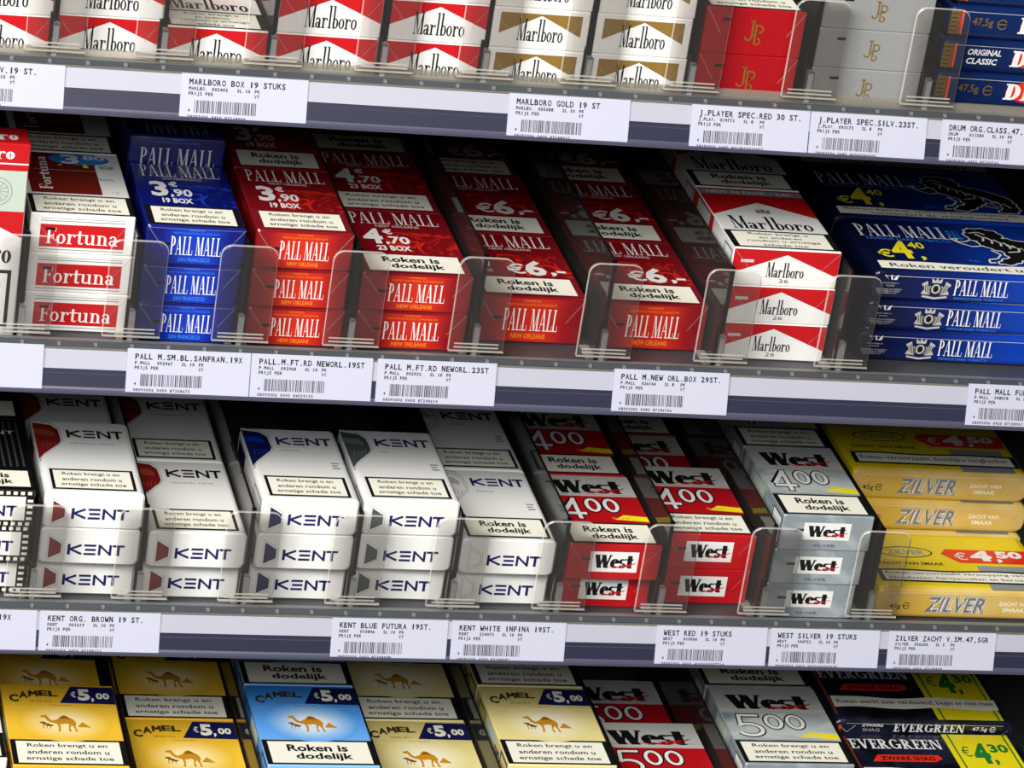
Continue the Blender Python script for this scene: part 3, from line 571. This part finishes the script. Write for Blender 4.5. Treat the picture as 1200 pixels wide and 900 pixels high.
def make_pouch(key, W, L, H, top, front, draw):
    root = empty('tobacco_pouch', 'tobacco pouch'); b = PB(); Wm, Lm, Hm = W/1000, L/1000, H/1000; rm = .0036
    prof = [(y+Lm/2, z) for y, z in rrect(Lm, Hm, rm, 4)]
    def ring(x, k, wob=0): return [(x, Lm/2+(y-Lm/2)*(1-k*.02), Hm/2+(z-Hm/2)*(1-k)) for y, z in prof]
    rings = [ring(-Wm/2, .55), ring(-Wm/2+.0008, .22), ring(-Wm/2+.003, .06), ring(-Wm/2+.006, 0), ring(Wm/2-.006, 0), ring(Wm/2-.003, .06), ring(Wm/2-.0008, .22), ring(Wm/2, .55)]
    b.loft(rings, lambda nn: front if nn.y < -.45 else top)
    T = Cv(b, (-Wm/2, 0, Hm), (1, 0, 0), (0, 1, 0)); F = Cv(b, (-Wm/2, 0, 0), (1, 0, 0), (0, 0, 1))
    draw(T, F, None)
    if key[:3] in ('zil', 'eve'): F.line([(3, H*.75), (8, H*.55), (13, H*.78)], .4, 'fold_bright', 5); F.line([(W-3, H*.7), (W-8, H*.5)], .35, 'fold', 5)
    pb_ = b.build('pouch_body', root)
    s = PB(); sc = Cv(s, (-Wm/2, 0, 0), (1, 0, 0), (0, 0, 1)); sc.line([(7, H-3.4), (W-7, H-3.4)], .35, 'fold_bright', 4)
    s.build('wrapper_seam', pb_)
    PROTO[key] = (root, H)
USED = set()
def place(key, x, y, z, label, group, rz=0., rx=0.):
    root, H = PROTO[key]
    if key in USED:
        r = dup(root)
    else: r = root; USED.add(key)
    r.location = (x, y, z); r.rotation_euler = (rx, 0, rz); r['label'] = label; r['group'] = group
    return r

# ------------------------------------------------------------------ the shelving
PITCH = .15865; SZ = {1: -.0675+2*PITCH, 2: -.0675+PITCH, 3: -.0675, 4: -.0675-PITCH}; SY = {1: 0., 2: 0., 3: 0., 4: -.02}
X0, X1 = -.2, .74
mk_noise('floor_tile', '#8d8a84', '#a09d97', 3)
fl = PB(); fl.box(-2, -4, -1.02, 3, .38, -1.0, 'floor_tile'); fb = fl.build('floor'); fb['kind'] = 'structure'
wall = PB(); wall.box(-2, .362, -1.0, 3, .38, 1.4, 'back'); wb = wall.build('wall_back'); wb['kind'] = 'structure'
SHELF_WORDS = {1: 'topmost grey metal shelf with red and white chevron packs standing on it', 2: 'grey metal shelf carrying the royal blue and bright red packs',
               3: 'grey metal shelf carrying the white packs and yellow pouches', 4: 'lowest grey metal shelf with the camel picture packs'}
def extrude(pb, prof, mat, xa=X0, xb=X1):
    n = len(prof); V = [(xa, y, z) for y, z in prof]+[(xb, y, z) for y, z in prof]
    pb.add(V, [[i, (i+1) % n, n+(i+1) % n, n+i] for i in range(n)]+[list(range(n))[::-1], [n+i for i in range(n)]], mat)
for k in SZ:
    root = empty('shelf', 'shelf'); root['label'] = SHELF_WORDS[k]; root['group'] = 'shelves of the rack'
    root.location = (0, SY[k], SZ[k])
    d = PB(); d.box(X0, -.0055, -.004, X1, .362, -.0003, 'deck'); d.build('shelf_deck', root)
    d = PB(); extrude(d, [(-.0055, .0), (-.0055, -.0175), (-.0200, -.0206), (-.0236, -.0206), (-.0238, -.0190), (-.0226, -.0182), (-.0217, -.0168), (-.0184, -.0078), (-.0152, .0026), (-.0110, .0026)][::-1], 'rail_lip'); rail = d.build('price_rail', root)
    d = PB(); extrude(d, [(-.0154, .0020), (-.0162, .0020), (-.0193, -.0078), (-.0184, -.0078)][::-1], 'rail_white'); d.build('white_insert', rail)
    d = PB(); extrude(d, [(-.0185, -.0081), (-.0193, -.0081), (-.0222, -.0168), (-.0215, -.0168)][::-1], 'rail_dark')
    d.box(X0, -.0203, -.0103, X1, -.0198, -.0099, 'rail_lip'); d.build('dark_strip', rail)  # lighter bar draws the highlight line along the dark strip
    d = PB(); extrude(d, [(-.0055, .0040), (-.0100, .0046), (-.0102, .0026), (-.0055, .0001)][::-1], 'deck_lip')
    extrude(d, [(-.0101, .0046), (-.0112, .0045), (-.0140, .0030), (-.0156, .0030), (-.0156, .0026), (-.0102, .0026)][::-1], 'notch')
    for i in range(int((X1-X0)/.0195)): d.box(X0+i*.0195, -.0138, .0028, X0+i*.0195+.0018, -.0118, .0045, 'rail_edge')
    d.build('ribbed_front_edge', root)
    d = PB(); d.box(X0, -.0163, .0023, X1, -.0157, .0032, 'lip_clear'); d.build('clear_cover_edge', rail)
    if k == 1:
        d = PB(); d.box(X0, -.0052, .0, X1, -.0040, .0085, 'lip_clear'); d.build('clear_front_lip', root)

# ------------------------------------------------------------------ clear dividers with a front plate
def make_divider():
    root = empty('shelf_divider', 'divider')
    p = PB(); hw, z0, z1, r = .0155, .0072, .0628, .006
    out = [(-hw, z0), (hw, z0)] + [(hw-r+r*math.cos(a*.2618), z1-r+r*math.sin(a*.2618)) for a in range(7)] + [(-hw+r-r*math.sin(a*.2618), z1-r+r*math.cos(a*.2618)) for a in range(7)]
    n = len(out); cx, cz = 0, (z0+z1)/2; e = .0004
    inn = [(x-math.copysign(e, x), z-math.copysign(e, z-cz)) for x, z in out]
    ya, yb, ym = -.0080, -.0064, -.0076
    V = [(x, ya, z) for x, z in inn]+[(x, ym, z) for x, z in out]+[(x, yb, z) for x, z in out]
    p.add(V, [list(range(n))], 'acrylic_flag')
    p.add(V, [[i, n+i, n+(i+1) % n, (i+1) % n] for i in range(n)]+[[n+i, 2*n+i, 2*n+(i+1) % n, n+(i+1) % n] for i in range(n)], 'acrylic_edge')
    plate = p.build('front_plate', root)
    f = PB()
    for z, y in ((.0072, -.0092), (.0093, -.0088), (.0114, -.0086)): f.box(-hw+(.0 if z < .009 else .003), y, z, hw-(.0 if z < .009 else .003), -.0081, z+.0007, 'acrylic_edge')
    f.box(-.0060, -.0063, .0002, .0060, .0200, .0012, 'acrylic_edge')
    f.build('foot', plate)
    wl = PB(); wl.box(-.0007, .0, .0014, .0007, .330, .0616, 'acrylic_wall'); wp = wl.build('wall_plate', root)
    ed = PB(); ed.box(-.0013, -.0022, .0222, .0013, -.0002, .0618, 'edge_reflection'); ed.box(-.0007, -.0002, .0617, .0007, .330, .0622, 'edge_dark'); ed.build('dark_edge_reflection', wp)  # black strip draws the dark internal reflection of the clear plate's edge
    c = PB(); c.box(-.0014, -.0060, .0014, .0014, -.0026, .0215, 'clip_clear'); c.box(-.0018, -.0062, .0205, .0018, -.0056, .0215, 'chrome')
    for xx in (-.0018, .0014): c.box(xx, -.0062, .0105, xx+.0004, -.0056, .0205, 'chrome')
    c.box(-.0030, -.0024, .0014, -.0013, -.0004, .0260, 'edge_dark'); c.build('clip', wp)
    return root
DIV = make_divider(); DIV['group'] = 'clear shelf dividers'; ndiv = 0
def divider(s, x, label):
    global ndiv
    r = DIV
    if ndiv:
        r = dup(DIV)
    ndiv += 1; r.location = (x, SY[s], SZ[s]); r['label'] = label
NM = {1: ['the cropped red chevron stack', 'the taller red chevron stack', 'the single low chevron pack', 'the fourth chevron stack', 'the fifth chevron stack', 'the first gold chevron stack', 'the second gold chevron stack', 'the solid red monogram packs', 'the silver monogram packs', 'the navy pouches'],
      2: ['the upright pack', 'the white packs with red name band', 'the royal blue packs', 'the red packs priced 3,90', 'the red packs priced 4,70', 'the first red packs priced 6,-', 'the second red packs priced 6,-', 'the chevron packs marked 26', 'the blue pouches'],
      3: ['the black striped packs', 'the tall brown patch stack', 'the low brown patch stack', 'the navy patch packs', 'the grey patch packs', 'the pale patch packs', 'the first red 4,00 packs', 'the second red 4,00 packs', 'the silver 4,00 packs', 'the yellow pouches'],
      4: ['the white pack', 'the high yellow camel stack', 'the low yellow camel stack', 'the blue camel packs', 'the low cream camel stack', 'the high cream camel stack', 'the red 5,00 packs', 'the silver 5,00 packs', 'the black pouches']}
DX = {1: [-.0209, .0353, .0923, .1513, .2060, .2624, .3199, .3861, .4540], 2: [-.0243, .0343, .0932, .1540, .2237, .2962, .3640, .4346],
      3: [-.0037, .0550, .1145, .1752, .2332, .2950, .3558, .4178, .4833], 4: [-.0080, .0628, .1343, .2048, .2758, .3488, .4205, .4975]}
for s in DX:
    for i, x in enumerate(DX[s]): divider(s, x, 'clear divider between %s and %s' % (NM[s][i], NM[s][i+1]))

# ------------------------------------------------------------------ price tags
def tag(s, x, l1, l2, code, label, wtag=.0668, dz=0., seed=0):
    rnd = random.Random(seed*7+3)
    b = PB(); Wt = wtag*1000; Ht = 23.6
    ey = Vector((0, -.0065, -.0223)).normalized()*-1; ex = Vector((1, 0, 0)); nn = ex.cross(ey)
    o = Vector((0, -.0065, -.0223)).normalized()*.0236
    cv = Cv(b, o+nn*.0012, ex, ey)
    out = [(0, 0), (Wt, 0)]
    k = 22
    for i in range(k): out += [(Wt, Ht*(i+.15)/k), (Wt-.35, Ht*(i+.5)/k), (Wt, Ht*(i+.85)/k)]
    out += [(Wt, Ht), (0, Ht)]
    for i in range(k): out += [(0, Ht*(k-i-.15)/k), (.35, Ht*(k-i-.5)/k), (0, Ht*(k-i-.85)/k)]
    n = len(out); V = [cv.P(u, v, 0) for u, v in out]+[cv.P(u, v, 0)-nn*.0003 for u, v in out]
    b.add(V, [list(range(n)), [n+i for i in range(n)][::-1]]+[[(i+1) % n, i, n+i, n+(i+1) % n] for i in range(n)], 'paper')
    cv.mono(l1, 4.2, 18.0, 3.1, 'tag_ink', 2, .026, 2.42)
    for tx, xx in zip(l2, (4.2, 16.2, 29.4, 38.6)): cv.mono(tx, xx, 15.2, 1.75, 'tag_ink', 2, .03, 1.42)
    cv.mono('PRIJS PER', 4.2, 12.6, 1.75, 'tag_ink', 2, .03, 1.45); cv.mono('VT', 38.6, 12.6, 1.75, 'tag_ink', 2, .03, 1.42)
    xx = 7.8
    while xx < 40.5:
        wbar = rnd.choice((.28, .28, .36, .6)); cv.rect(xx, 3.5, xx+wbar, 10.0, 'bar_ink', 2); xx += wbar+rnd.choice((.3, .34, .42, .75))
    cv.mono('4', 4.2, 4.0, 1.5, 'tag_ink', 2, .03, 1.5); cv.mono(code, 4.2, .7, 1.6, 'bar_ink', 2, .03, 1.4)
    ob = b.build('price_tag'); ob.location = (x, SY[s]-.0156, SZ[s]+.0026+dz); ob['label'] = label; ob['category'] = 'price tag'; ob['group'] = 'price tags on the shelf rails'
TAGS = [
 (1, -.0825, 'MARLBORO FLAV.19 ST.', ('MARLBO.', '005071', 'SL 10', 'PK'), '08093006 0450 87218004', 'white price tag under the cropped chevron stack, cut off by the frame edge'),
 (1, .0440, 'MARLBORO BOX 19 STUKS', ('MARLBO.', '002402', 'SL 10', 'PK'), '08093006 0450 87218006', 'white price tag numbered 002402 under the single low chevron pack'),
 (1, .2183, 'MARLBORO GOLD 19 ST', ('MARLBO.', '005088', 'SL 10', 'PK'), '08093006 0400 87248012', 'white price tag numbered 005088 under the gold chevron packs'),
 (1, .3190, 'J.PLAYER SPEC.RED 30 ST.', ('J.PLAY.', '019771', 'SL 8', 'PK'), '08093006 0480 8010810010002', 'white price tag numbered 019771 under the solid red packs'),
 (1, .3862, 'J.PLAYER SPEC.SILV.23ST.', ('J.PLAY.', '093173', 'SL 8', 'PK'), '08093006 0480 80000080000', 'white price tag numbered 093173 under the silver monogram packs'),
 (1, .4614, 'DRUM ORG.CLASS.47,5', ('DRUM', '011584', 'SL 10', 'PK'), '08093006 0450 87250760', 'white price tag numbered 011584 under the navy pouches'),
 (2, -.0790, 'MARLBORO BX 19ST', ('MARLBO.', '092960', '', ''), '08093006 0450 87208600', 'white price tag under the upright pack, cut off by the frame edge'),
 (2, .0320, 'PALL M.SM.BL.SANFRAN.19X', ('P.MALL', '092967', 'SL 10', 'PK'), '08093006 0450 87208673', 'white price tag numbered 092967 under the royal blue packs'),
 (2, .0990, 'PALL.M.FT.RD NEWORL.19ST', ('P.MALL', '092968', 'SL 10', 'PK'), '08093006 0450 84029133', 'white price tag numbered 092968 under the red packs priced 3,90'),
 (2, .1681, 'PALL M.FT.RD NEWORL.23ST', ('P.MALL', '092932', 'SL 10', 'PK'), '08093006 0450 87208614', 'white price tag numbered 092932 under the red packs priced 4,70'),
 (2, .3012, 'PALL M.NEW ORL.BOX 29ST.', ('P.MALL', '026166', 'SL 8', 'PK'), '08093006 0480 87186766', 'white price tag numbered 026166 under the red packs priced 6,-'),
 (2, .5092, 'PALL MALL FULL 45 GR', ('P.MALL', '098018', 'SL 5', 'PK'), '08093006 0420 87108901', 'white price tag under the blue pouches, cut off by the frame edge'),
 (3, -.0680, 'KENT BLACK BROWN 19X', ('KENT', '002210', '', ''), '08093006 0450 87108100', 'white price tag under the black striped packs, cut off by the frame edge'),
 (3, .0001, 'KENT ORG. BROWN 19 ST.', ('KENT', '001619', 'SL 10', 'PK'), '08093006 0450 87188153', 'white price tag numbered 001619 under the brown patch packs'),
 (3, .1633, 'KENT BLUE FUTURA 19ST.', ('KENT', '010846', 'SL 10', 'PK'), '08093006 0450 87208698', 'white price tag numbered 010846 under the grey patch packs'),
 (3, .2322, 'KENT WHITE INFINA 19ST.', ('KENT', '224073', 'SL 10', 'PK'), '08093006 0500 87188087', 'white price tag numbered 224073 under the pale patch packs'),
 (3, .3525, 'WEST RED 19 STUKS', ('WEST', '010006', 'SL 10', 'PK'), '08093006 0450 4030600007714', 'white price tag numbered 010006 under the second red 4,00 packs'),
 (3, .4212, 'WEST SILVER 19 STUKS', ('WEST', '104752', 'SL 10', 'PK'), '08093006 0450 4030600006038', 'white price tag numbered 104752 under the silver 4,00 packs'),
 (3, .4932, 'ZILVER ZACHT V.SM.47,5GR', ('ZILVER', '036206', 'SL 5', 'PK'), '08093006 0450 87108809', 'white price tag numbered 036206 under the yellow pouches')]
for i, (s, x, l1, l2, code, lb) in enumerate(TAGS): tag(s, x, l1, l2, code, lb, seed=i, dz=(0, .001, .0015, 0)[s] if s == 2 else 0)

# ------------------------------------------------------------------ stock
KS = dict(W=55, H=22.5, L=87)
def P_(key, r, base, end, fn, *a, W=55, H=22.5, L=87, tax=False, lid=None):
    make_pack(key, W, L, H, r, base, end, fn(*a, W=W, H=H, L=L), lid, tax)
for var in ('vier', 'dodelijk'): P_('chev_red_'+var, .7, 'white', 'white', d_chev, 'red', var)
P_('chev_gold', .7, 'white', 'white', d_chev, 'gold', 'vier', W=53)
make_pack('jps_red', 56, 87, 26.2, .7, 'red_deep', 'red_deep', d_jps('red', 'lang', 56, 26.2, 87)); make_pack('jps_silver', 62.5, 87, 22.3, .7, 'silver_foil', 'silver_foil', d_jps('silver', 'lang', 62.5, 22.3, 87))
for v in 'ab': make_pouch('drum_'+v, 140, 78, 19.2, 'drum_navy', 'drum_navy', d_drum(v, 140, 19.2, 78))
P_('upright', .7, 'white', 'white', d_upright, L=110, tax=True, lid='red')
P_('fortuna', .7, 'white', 'white', d_fort, 'lang', W=55.6)
make_pack('pm_blue_slim', 53.4, 87, 20.4, 1.6, 'pm_blue', 'pm_blue', d_pm('blue', 'lang', 53.4, 20.4, 87)); P_('pm_blue', 1.6, 'pm_blue', 'pm_blue', d_pm, 'blue', 'lang', W=53.4); make_pack('pm_blue_flip', 53.4, 87, 22.5, 1.6, 'pm_blue', 'pm_blue', d_pm('blue', 'lang', 53.4, 22.5, 87, True))
for v in ('lang', 'dodelijk'): P_('pm19_'+v, 1.6, 'pm_red', 'pm_red', d_pm, '19', v, W=53.4); P_('pm23_'+v, 1.2, 'pm_red', 'pm_red', d_pm, '23', v, W=62); P_('pmxl_'+v, .8, 'pm_red', 'pm_red', d_pm, 'xl', v, W=61.5, H=28.2)
for v in ('vier', 'dodelijk'): make_pack('m26_'+v, 63, 87, 22.5, .7, 'white', 'white', d_chev('red', v, 63, 22.5, 87, m26=True))
for v in 'ab': make_pouch('pmpouch_'+v, 128, 77, 18.8, 'pouch_blue', 'pouch_blue', d_pmpouch(v, 128, 18.8, 77))
P_('stripe', .7, 'black', 'black', d_stripe, 'dodelijk', W=54)
for kd in ('brown', 'navy', 'grey', 'plain'):
    for v in ('lang', 'dodelijk'):
        if v == 'dodelijk' and kd != 'plain': continue
        P_('kent_%s_%s' % (kd, v), 3.2, 'white', 'white', d_kent, kd, v)
for v in ('lang', 'dodelijk'):
    make_pack('west_red_'+v, 55, 87, 22.5, .7, 'west_red', 'west_red', d_west('red', v, 55, 22.5, 87)); make_pack('west_silver_'+v, 55, 87, 22.5, .7, 'west_end', 'west_end', d_west('silver', v, 55, 22.5, 87))
    make_pack('west_silver5_'+v, 68, 90, 22.5, .7, 'west_end', 'west_end', d_west('silver', v, 68, 22.5, 90, '5'))
make_pack('west_red5', 65, 90, 22.5, .7, 'west_red', 'west_red', d_west('red', 'lang', 65, 22.5, 90, '5'))
for v in 'ab': make_pouch('zil_'+v, 113, 70, 20.4, 'zil_yellow', 'zil_gold', d_zil(v, 113, 20.4, 70)); make_pouch('ever_'+v, 116, 68, 20.8 if v == 'b' else 18, 'ever_black', 'ever_black', d_ever(v, 116, 20.8 if v == 'b' else 18, 68))
for nm, kd, sub in (('yellow', 'camel_yellow', 'ORANGE'), ('cream', 'camel_cream', 'FILTERS'), ('blue', 'camel_blue', 'BLUE')):
    for v in ('lang', 'dodelijk'): make_pack('camel_%s_%s' % (nm, v), 65.2, 90, 22.5, .7, kd, kd, d_camel(kd, v, 65.2, 22.5, 90, sub))
P_('white', .7, 'white', 'white', d_white, 'lang', W=65, L=90)

TIER = {1: ['sole'], 2: ['lower', 'upper'], 3: ['bottom', 'middle', 'top'], 4: ['bottom', 'second lowest', 'second highest', 'top'], 5: ['bottom', 'second', 'middle', 'fourth', 'top']}
def stack(s, keys, x, y, look, where, group, dy=(), dx=(), first=0):
    """keys from the shelf upwards; one label per pack from its tier"""
    z = SZ[s]; n = len(keys)
    for i, k in enumerate(keys):
        H = PROTO[k][1]
        jy = dy[i] if i < len(dy) else 0; jx = dx[i] if i < len(dx) else random.uniform(-.0004, .0004)
        place(k, x+jx, SY[s]+y+jy, z, '%s %s %s' % (TIER[n][i], look, where), group, math.radians(random.uniform(-.25, .25)))
        z += H/1000+.00015
L = .0876
def col(s, x, y, look, group, stacks, step=L):
    for j, st in enumerate(stacks):
        keys, where = st[0], st[1]; kw = st[2] if len(st) > 2 else {}
        stack(s, keys, x, kw.pop('y', y+step*j), look, where, group, **kw)
CR, CD = 'chev_red_vier', 'chev_red_dodelijk'
g = 'red chevron packs on the topmost shelf'
col(1, -.0500, .001, 'red chevron pack', g, [([CR]*2, 'in the stack cut off by the upper corner')])
col(1, .0080, .006, 'red chevron pack', g, [([CR]*2, 'in the stack beside the single low pack, towards the corner')])
col(1, .0630, -.001, 'red chevron pack', g, [([CR], 'showing its warning face, no pack on it'), ([CR]*2, 'behind the single low chevron pack')])
col(1, .1210, -.001, 'red chevron pack', g, [([CR]*3, 'in the middle stack between dividers after the low pack')])
col(1, .1786, -.001, 'red chevron pack', g, [([CR]*3, 'in the stack next to the gold chevron packs')])
g = 'gold chevron packs'
col(1, .2340, -.002, 'gold chevron pack', g, [(['chev_gold']*3, 'in the stack next to the red chevron packs')])
col(1, .2905, -.002, 'gold chevron pack', g, [(['chev_gold']*3, 'in the stack next to the solid red packs')])
col(1, .3518, .0, 'solid red pack with gold monogram', 'solid red packs', [(['jps_red']*2, 'beside the gold chevron packs'), (['jps_red']*2, 'in the stack behind')])
col(1, .4196, .0, 'silver grey pack with gold monogram', 'silver grey packs', [(['jps_silver']*4, 'beside the navy pouches')])
stack(1, ['drum_a', 'drum_b', 'drum_a', 'drum_b'], .5360, .0150, 'navy pouch with red oval emblem', 'at the end of the top shelf', 'navy pouches')
# second shelf
u = place('upright', -.0545, .0230, SZ[2]+.0003, 'red and white pack standing upright beside the white packs with red name band', 'upright packs', 0, math.radians(90))
col(2, -.0545, .030, 'chevron pack', 'red chevron packs behind the upright pack', [([CD]*3, 'lying behind the upright pack'), ([CD]*3, 'in the second stack behind the upright pack')])
col(2, .0060, .011, 'white pack with red name band', 'white packs with red name band', [(['fortuna']*3, 'in the front stack beside the blue packs'), (['fortuna']*3, 'in the shaded stack behind')])
col(2, .0650, .003, 'royal blue pack', 'royal blue packs', [(['pm_blue']*3, 'in the front stack', dict(dx=(.0, .0002, .0003))), (['pm_blue_slim']*3+['pm_blue_flip'], 'in the higher stack behind')])
a, b = 'pm19_lang', 'pm19_dodelijk'
col(2, .1246, .004, 'red pack priced 3,90', 'red packs priced 3,90', [([a]*3, 'in the front stack beside the royal blue packs'), ([b]*3, 'in the shaded stack behind, by the blue packs')])
a, b = 'pm23_lang', 'pm23_dodelijk'
col(2, .1895, .006, 'wider red pack priced 4,70', 'red packs priced 4,70', [([b]*2, 'in the front stack'), ([a]*2, 'in the second stack'), ([b]*2, 'in the rearmost dark stack')])
a, b = 'pmxl_lang', 'pmxl_dodelijk'
w5, w6 = 'beside the packs priced 4,70', 'beside the packs marked 26'
col(2, .2605, .022, 'thick red pack priced 6,-', 'red packs priced 6,-', [([b], 'at the shelf front '+w5), ([b], 'second from the front '+w5), ([a], 'third from the front '+w5)])
col(2, .3310, .020, 'thick red pack priced 6,-', 'red packs priced 6,-', [([b], 'at the shelf front '+w6), ([b], 'second from the front '+w6), ([b], 'third from the front '+w6)])
a, b = 'm26_vier', 'm26_dodelijk'
col(2, .3995, .013, 'red and white chevron pack marked 26', 'chevron packs marked 26', [([a]*3, 'in the front stack'), ([b]*3, 'in the stack behind'), ([b]*3, 'in the hindmost stack')])
col(2, .5175, .018, 'blue pouch with lion', 'blue pouches priced 4,40', [(['pmpouch_a']*3, 'in the front stack', dict(dx=(-.001, .0004, .0008))), (['pmpouch_b']*3, 'in the stack behind'), (['pmpouch_b']*3, 'in the darkest rear stack')], .0785)
# third shelf
col(3, -.0336, .0, 'black striped pack', 'black striped packs', [(['stripe']*3, 'in the front stack at the frame edge', dict(dy=(.008, .002, 0))), (['stripe']*3, 'in the stack behind at the frame edge')])
kb = 'kent_brown_lang'
col(3, .0262, .0, 'white pack with brown corner patch', 'white packs with brown patch', [([kb]*3, 'in the tall front stack', dict(dy=(.008, .001, 0), dx=(0, 0, 0))), ([kb]*2, 'behind the tall stack')])
col(3, .0852, .0, 'white pack with brown corner patch', 'white packs with brown patch', [([kb]*2, 'in the low front stack', dict(dy=(.007, 0))), ([kb]*2, 'in the stack behind the low one'), ([kb]*2, 'in the third stack behind the low one')])
col(3, .1465, .0005, 'white pack with navy corner patch', 'white packs with navy patch', [(['kent_navy_lang']*3, 'beside the grey patch packs', dict(dy=(.008, .001, 0), dx=(-.0006, -.0002, 0)))])
col(3, .2046, .003, 'white pack with grey corner patch', 'white packs with grey patch', [(['kent_grey_lang']*3, 'beside the navy patch packs', dict(dy=(.008, .001, 0), dx=(-.0004, -.0002, 0)))])
a, b = 'kent_plain_lang', 'kent_plain_dodelijk'
col(3, .2640, .002, 'white pack with pale outlined patch', 'white packs with pale patch', [([b]*2, 'in the front stack', dict(dy=(.007, 0))), ([a]*2, 'in the stack behind')])
a, b = 'west_red_lang', 'west_red_dodelijk'
col(3, .3254, .0, 'red pack priced 4,00', 'red packs priced 4,00', [([b]*2, 'at the front beside the pale patch packs', dict(dy=(.009, 0))), ([b]*2, 'second back beside the pale patch packs'), ([b]*2, 'third back beside the pale patch packs')])
col(3, .3868, .016, 'red pack priced 4,00', 'red packs priced 4,00', [([a]*2, 'at the front beside the silver packs'), ([b], 'second back beside the silver packs'), ([b], 'third back beside the silver packs')])
a, b = 'west_silver_lang', 'west_silver_dodelijk'
col(3, .4496, .0, 'silver grey pack priced 4,00', 'silver packs priced 4,00', [([b]*3, 'in the front stack', dict(dy=(.002, .001, 0), dx=(-.002, -.001, 0))), ([a]*3, 'in the stack behind')])
stack(3, ['zil_a'], .5475, .004, 'yellow tobacco pouch', 'at the shelf front with red price badge', 'yellow pouches')
stack(3, ['zil_b']*3, .5450, .076, 'yellow tobacco pouch', 'in the rear stack beyond the front pouch', 'yellow pouches', dx=(.004, .003, 0))
# lowest shelf
col(4, -.0425, .002, 'white pack with black framed warning', 'white packs at the lower corner', [(['white']*3, 'at the lower corner beside the yellow packs')])
L = .0906
a, b = 'camel_yellow_lang', 'camel_yellow_dodelijk'
col(4, .0258, -.005, 'yellow camel pack', 'yellow camel packs', [([a]*3, 'in the high front stack'), ([a]*2, 'behind the high stack')], L)
col(4, .1000, -.004, 'yellow camel pack', 'yellow camel packs', [([a]*2, 'in the low front stack beside the blue packs'), ([a]*2, 'behind the low stack')], L)
col(4, .1696, -.001, 'blue camel pack', 'blue camel packs', [(['camel_blue_dodelijk']*3, 'in the front stack'), (['camel_blue_dodelijk']*3, 'in the stack behind')], L)
a = 'camel_cream_lang'
col(4, .2408, -.001, 'cream camel pack', 'cream camel packs', [([a]*2, 'in the low front stack beside the blue packs'), ([a]*2, 'in the stack behind the low one')], L)
col(4, .3115, .003, 'cream camel pack', 'cream camel packs', [([a]*3, 'in the high front stack beside the red packs'), ([a]*3, 'in the stack behind the high one')], L)
col(4, .3850, .002, 'wide red pack priced 5,00', 'red packs priced 5,00', [(['west_red5']*2, 'in the front stack'), (['west_red5'], 'behind the front stack')], L)
col(4, .4575, .008, 'wide silver grey pack priced 5,00', 'silver packs priced 5,00', [(['west_silver5_lang']*3, 'in the front stack'), (['west_silver5_dodelijk']*3, 'in the stack behind')], L)
stack(4, ['ever_a']*3, .5605, .001, 'black pouch with green price', 'in the front stack', 'black tobacco pouches')
stack(4, ['ever_b']*3, .5580, .071, 'black pouch with green price', 'in the higher rear stack', 'black tobacco pouches')

for k, (root, H) in PROTO.items():                                   # designs not used on any shelf
    if k not in USED:
        for ch in list(root.children_recursive): bpy.data.objects.remove(ch)
        bpy.data.objects.remove(root)
